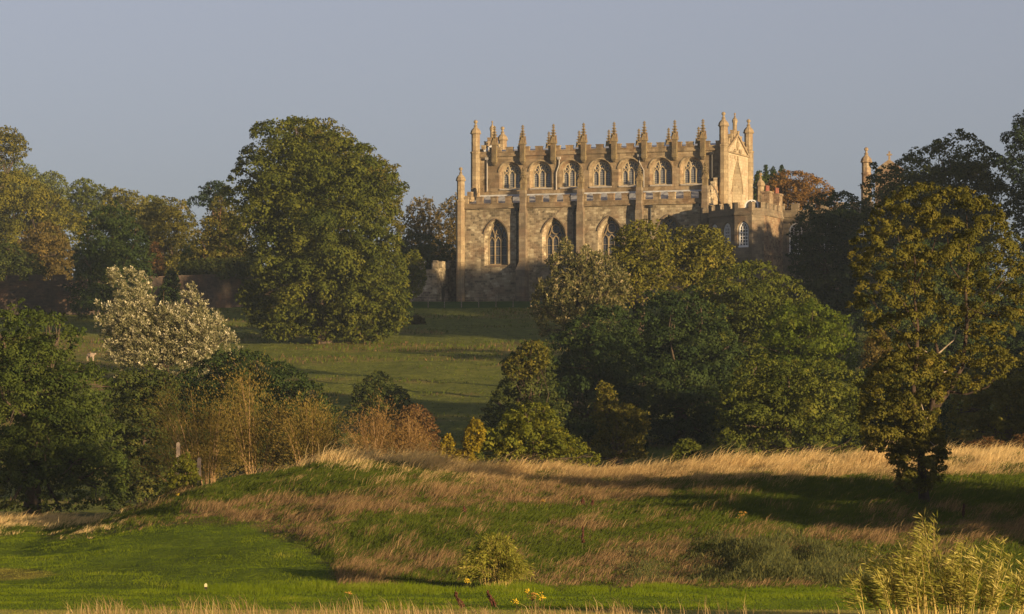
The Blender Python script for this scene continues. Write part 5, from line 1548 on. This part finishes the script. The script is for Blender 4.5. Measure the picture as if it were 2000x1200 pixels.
# ------------------------------------------------------------------ single plants in the grass
DOCK = simple('dock_seed', (.045,.018,.012), (.10,.040,.024), 30, .9, .1, .4)
RAG_STEM = simple('ragwort_stem', (.07,.07,.02), (.11,.09,.03), 8, .8, .1)
RAG_FLOWER = simple('ragwort_flower', (.50,.33,.02), (.66,.46,.03), 20, .7, .2)
DRYFLOWER = simple('faded_ragwort_flower', (.30,.16,.03), (.42,.24,.05), 20, .8, .1)

def dock(px, py, hpx, Y, label, lean=.1):
    p = at(px, py, Y); h = hpx * Y / F
    z = tz(p.x, Y); h = max(h, .25)
    root = empty('dock_plant', (p.x, Y, z)); tag(root, label, 'dock plant', 'seeding dock spikes in the grass')
    rng = np.random.default_rng(int(px))
    top = Vector((lean * h, 0, h + (p.z - z)))
    mb = MB(); pts = [Vector((0, 0, -.02)).lerp(top, f) + Vector((0, 0, 0)) for f in (0, .35, .7, 1)]
    pts[1].x -= lean * h * .12
    mb.tube(pts, [.009, .008, .006, .003], 5)
    mb.build('stem', RAG_STEM, root)
    mb = MB()
    for i in range(70):
        f = .42 + .58 * i / 69
        q = Vector((0, 0, 0)).lerp(top, f); r = .032 * (1.15 - f) * 1.6 + .010
        o = Vector((rng.normal() * r * .55, rng.normal() * r * .55, rng.normal() * .015))
        s = rng.uniform(.010, .022)
        c = q + o
        mb.add([c + Vector((s, 0, 0)), c + Vector((-s, 0, 0)), c + Vector((0, s, 0)), c + Vector((0, -s, 0)), c + Vector((0, 0, s * 1.5)), c - Vector((0, 0, s * 1.5))],
               [(0,2,4),(2,1,4),(1,3,4),(3,0,4),(2,0,5),(1,2,5),(3,1,5),(0,3,5)])
    mb.build('seed_head', DOCK, root)
for px, py, hp, Y, lab, ln in (
    (800,990,34,116,'dark dock spike above the straw drift left of the middle of the bank',.05), (806,990,26,115.6,'shorter dock spike touching the one above the straw drift',.15),
    (629,1004,26,114,'single dock spike standing by the edge of the mown hollow',-.1), (776,958,22,122,'dock spike in the green patch under the willows',-.05),
    (910,1024,34,110,'tall dock spike in the middle of the bank above the weeping bush',-.12), (925,1026,18,110,'short dock spike right beside the tall one above the weeping bush',.1), (941,1030,26,109,'dock spike right of the pair above the weeping bush',-.05),
    (1138,998,26,113,'dock spike in the brown grass right of the weeping bush',.02), (1155,1000,22,113,'smaller of the two docks in the brown grass right of the weeping bush',.1),
    (1137,1060,30,100,'reddish dock standing in the straw clump at the foot of the bank',.05),
    (912,1215,55,71,'dark red dock spike leaning left at the bottom edge',-.42), (980,1215,58,71,'dark red dock spike leaning left at the bottom edge, right of its twin',-.5),
    (1880,1015,30,107,'dock spike in the shaded grass under the lone tree',.1)):
    dock(px, py, hp, Y, lab, ln)

def ragwort(px, py, hpx, Y, label, faded=False, heads=9):
    p = at(px, py, Y); z = tz(p.x, Y); h = max(hpx * Y / F, .18)
    root = empty('ragwort', (p.x, Y, z)); tag(root, label, 'ragwort plant', 'yellow ragwort plants in the grass')
    rng = np.random.default_rng(int(px) + 3)
    mb, mf = MB(), MB()
    H = h + max(p.z - z, 0)
    mb.tube([(0, 0, -.02), (0, 0, H * .55), (.02, 0, H * .8)], [.007, .006, .005], 5)
    for i in range(heads):
        tip = Vector((rng.normal() * .045 * H / .4 * .6, rng.normal() * .04, H * rng.uniform(.72, 1.03)))
        mb.tube([(.01, 0, H * .62), tip], [.004, .002], 4)
        for k in range(5):
            c = tip + Vector((rng.normal() * .022, rng.normal() * .02, rng.normal() * .008)); r = rng.uniform(.009, .015)
            mf.lathe([(r * .5, c.z - .006), (r, c.z), (r * .6, c.z + .008)], c.x, c.y, 7)
    for k in range(10):
        f = rng.uniform(.1, .7); a = rng.uniform(0, 6.28); r = .09
        q = Vector((0, 0, H * f)); e = q + Vector((math.cos(a) * r, math.sin(a) * r, .03)); w = Vector((-math.sin(a), math.cos(a), 0)) * .016
        mb.add([q, q.lerp(e, .6) + w, e, q.lerp(e, .6) - w], [(0, 1, 2, 3)])
    mb.build('stem', RAG_STEM, root); mf.build('flowers', DRYFLOWER if faded else RAG_FLOWER, root)
for px, py, hp, Y, lab, fd, nh in (
    (912,1152,20,88,'yellow ragwort at the left foot of the weeping willow bush',False,9), (1030,1172,18,82,'yellow ragwort on the fairway edge right of the weeping bush',False,9),
    (1448,1046,46,103,'tall faded ragwort standing above the weeds on the right',True,12), (681,1180,14,80,'small faded ragwort on the fairway left of the bottom docks',True,7),
    (1040,1215,45,71,'faded orange ragwort at the bottom edge right of the docks',True,12), (1058,1214,46,70.8,'yellow ragwort at the bottom edge right of the docks',False,8), (1008,1216,32,71,'low yellow ragwort at the bottom edge beside the docks',False,6),
    (348,1000,10,120,'tiny yellow ragwort in the long grass over the mown hollow',False,4), (1060,1000,14,113,'faded ragwort in the brown drift at mid bank',True,6)):
    ragwort(px, py, hp, Y, lab, fd, nh)

# ------------------------------------------------------------------ posts, fence, sheep
POST_DARK = simple('dark_stained_post', (.02,.018,.012), (.04,.033,.02), 10, .7)
POST_TIP = simple('cream_painted_tip', (.46,.40,.20), (.56,.49,.27), 12, .6)
def marker():
    p = at(402, 1157, 87.5); z = tz(p.x, p.y)
    root = empty('marker_post', (p.x, p.y, z)); tag(root, 'short black golf marker post with a cream tip on the fairway', 'marker post')
    MB().box(-.027, .027, -.027, .027, -.1, .10).build('post', POST_DARK, root)
    MB().prism([(-.029,-.029),(.029,-.029),(.029,.029),(-.029,.029)], .10, .15).prism([(-.029,-.029),(.029,-.029),(.029,.029),(-.029,.029)], .15, .175, .4).build('painted_tip', POST_TIP, root)
marker()
for px, py, hp, lab in ((348, 912, 48, 'taller weathered post among the golden willows, left of its pair'), (389, 960, 66, 'weathered old post at the edge of the willows beside the sapling')):
    Y = 134.5; p = at(px, py, Y); z = tz(p.x, Y); h = p.z - z + hp * Y / F
    o = MB().prism([(-.06,-.05),(.06,-.05),(.06,.05),(-.06,.05)], -.2, h - .06).prism([(-.06,-.05),(.06,-.05),(.06,.05),(-.06,.05)], h - .06, h, .55).box(-.075, .0, -.065, -.03, h * .7, h * .7 + .05).build('old_post', POSTWOOD)
    o.location = (p.x, Y, z); tag(o, lab, 'post', 'old posts by the willows')

def fence():
    Y = 369.0
    x0 = at(836, 600, Y).x
    root = empty('wire_fence', (x0, Y, tz(x0, Y))); tag(root, 'wire fence on thin wooden posts crossing the grass below the chapel', 'fence')
    base = root.location.copy()
    tops = []
    for i, px in enumerate((803, 836, 868, 901, 935, 968.5, 1002, 1036, 1070, 1104)):
        X = at(px, 600, Y).x; z = tz(X, Y)
        lean = (-.03, .02, .0, .03, -.02, .01, .02, -.01, .0, .02)[i]
        mb = MB().tube([(X - base.x, 0, z - base.z - .2), (X - base.x + lean, 0, z - base.z + .98 + lean)], [.05, .045], 7)
        mb.build('post', POSTWOOD, root)
        tops.append(Vector((X - base.x, -.05, z - base.z)))
    for h in (.35, .62, .88):
        MB().tube([p + Vector((0, 0, h)) for p in tops], [.008] * len(tops), 4).build('wire', PIPE_DARK, root)
fence()

def sheep():
    Y = 292.0
    p = at(177, 676, Y); z = tz(p.x, Y)
    wool = simple('sheep_fleece', (.24,.175,.12), (.42,.33,.24), 14, .95, .1, .6)
    me = bpy.data.meshes.new('sheep')
    # spine, neck, head, ears, four jointed legs as one skinned skeleton; the animal stands three-quarters on, head to the right, grazing height
    V = [(-.30,0,.62),(-.10,0,.66),(.12,0,.66),(.32,0,.66),(.46,0,.74),(.58,0,.80),(.72,0,.74),
         (-.36,.10,.52),(-.40,.11,.30),(-.37,.11,.16),(-.37,.11,.01), (-.36,-.10,.52),(-.42,-.11,.30),(-.36,-.11,.16),(-.36,-.11,.01),
         (.30,.10,.50),(.31,.10,.28),(.30,.10,.01), (.32,-.10,.50),(.36,-.10,.28),(.35,-.10,.01), (-.42,0,.58),(-.46,0,.44), (.56,.11,.86),(.56,-.11,.86)]
    E = [(0,1),(1,2),(2,3),(3,4),(4,5),(5,6),(0,7),(7,8),(8,9),(9,10),(0,11),(11,12),(12,13),(13,14),(3,15),(15,16),(16,17),(3,18),(18,19),(19,20),(0,21),(21,22),(5,23),(5,24)]
    R = [.21,.24,.24,.20,.12,.095,.055, .10,.05,.035,.035, .10,.05,.035,.035, .085,.045,.035, .085,.045,.035, .05,.035, .025,.025]
    me.from_pydata(V, E, [])
    o = bpy.data.objects.new('sheep', me); COL.objects.link(o); me.materials.append(wool)
    sk = o.modifiers.new('skin', 'SKIN')
    for i, r in enumerate(R):
        me.skin_vertices[0].data[i].radius = (r, r)
    me.skin_vertices[0].data[1].use_root = True
    o.modifiers.new('smooth', 'SUBSURF').levels = 2
    o.modifiers['smooth'].render_levels = 2
    o.scale = (.66, .66, .66); o.location = (p.x, Y, z - .01); o.rotation_euler = (0, 0, math.radians(-28))
    tag(o, 'small pinkish-white sheep grazing on the slope between the oak and the silver poplar', 'sheep')
sheep()

# ------------------------------------------------------------------ evening air
def build_haze():
    t = NT('evening_haze')
    v = t.n('ShaderNodeVolumePrincipled')
    v.inputs['Color'].default_value = (0.66, 0.82, 1.0, 1)
    v.inputs['Density'].default_value = 0.00011
    v.inputs['Anisotropy'].default_value = 0.0
    t.l(v.outputs[0], t.out.inputs['Volume'])
    o = MB().box(-910, 910, -60, 1420, -3, 62).build('haze', t.m)
    tag(o, 'thin evening haze over the valley', 'haze', kind='stuff')
build_haze()
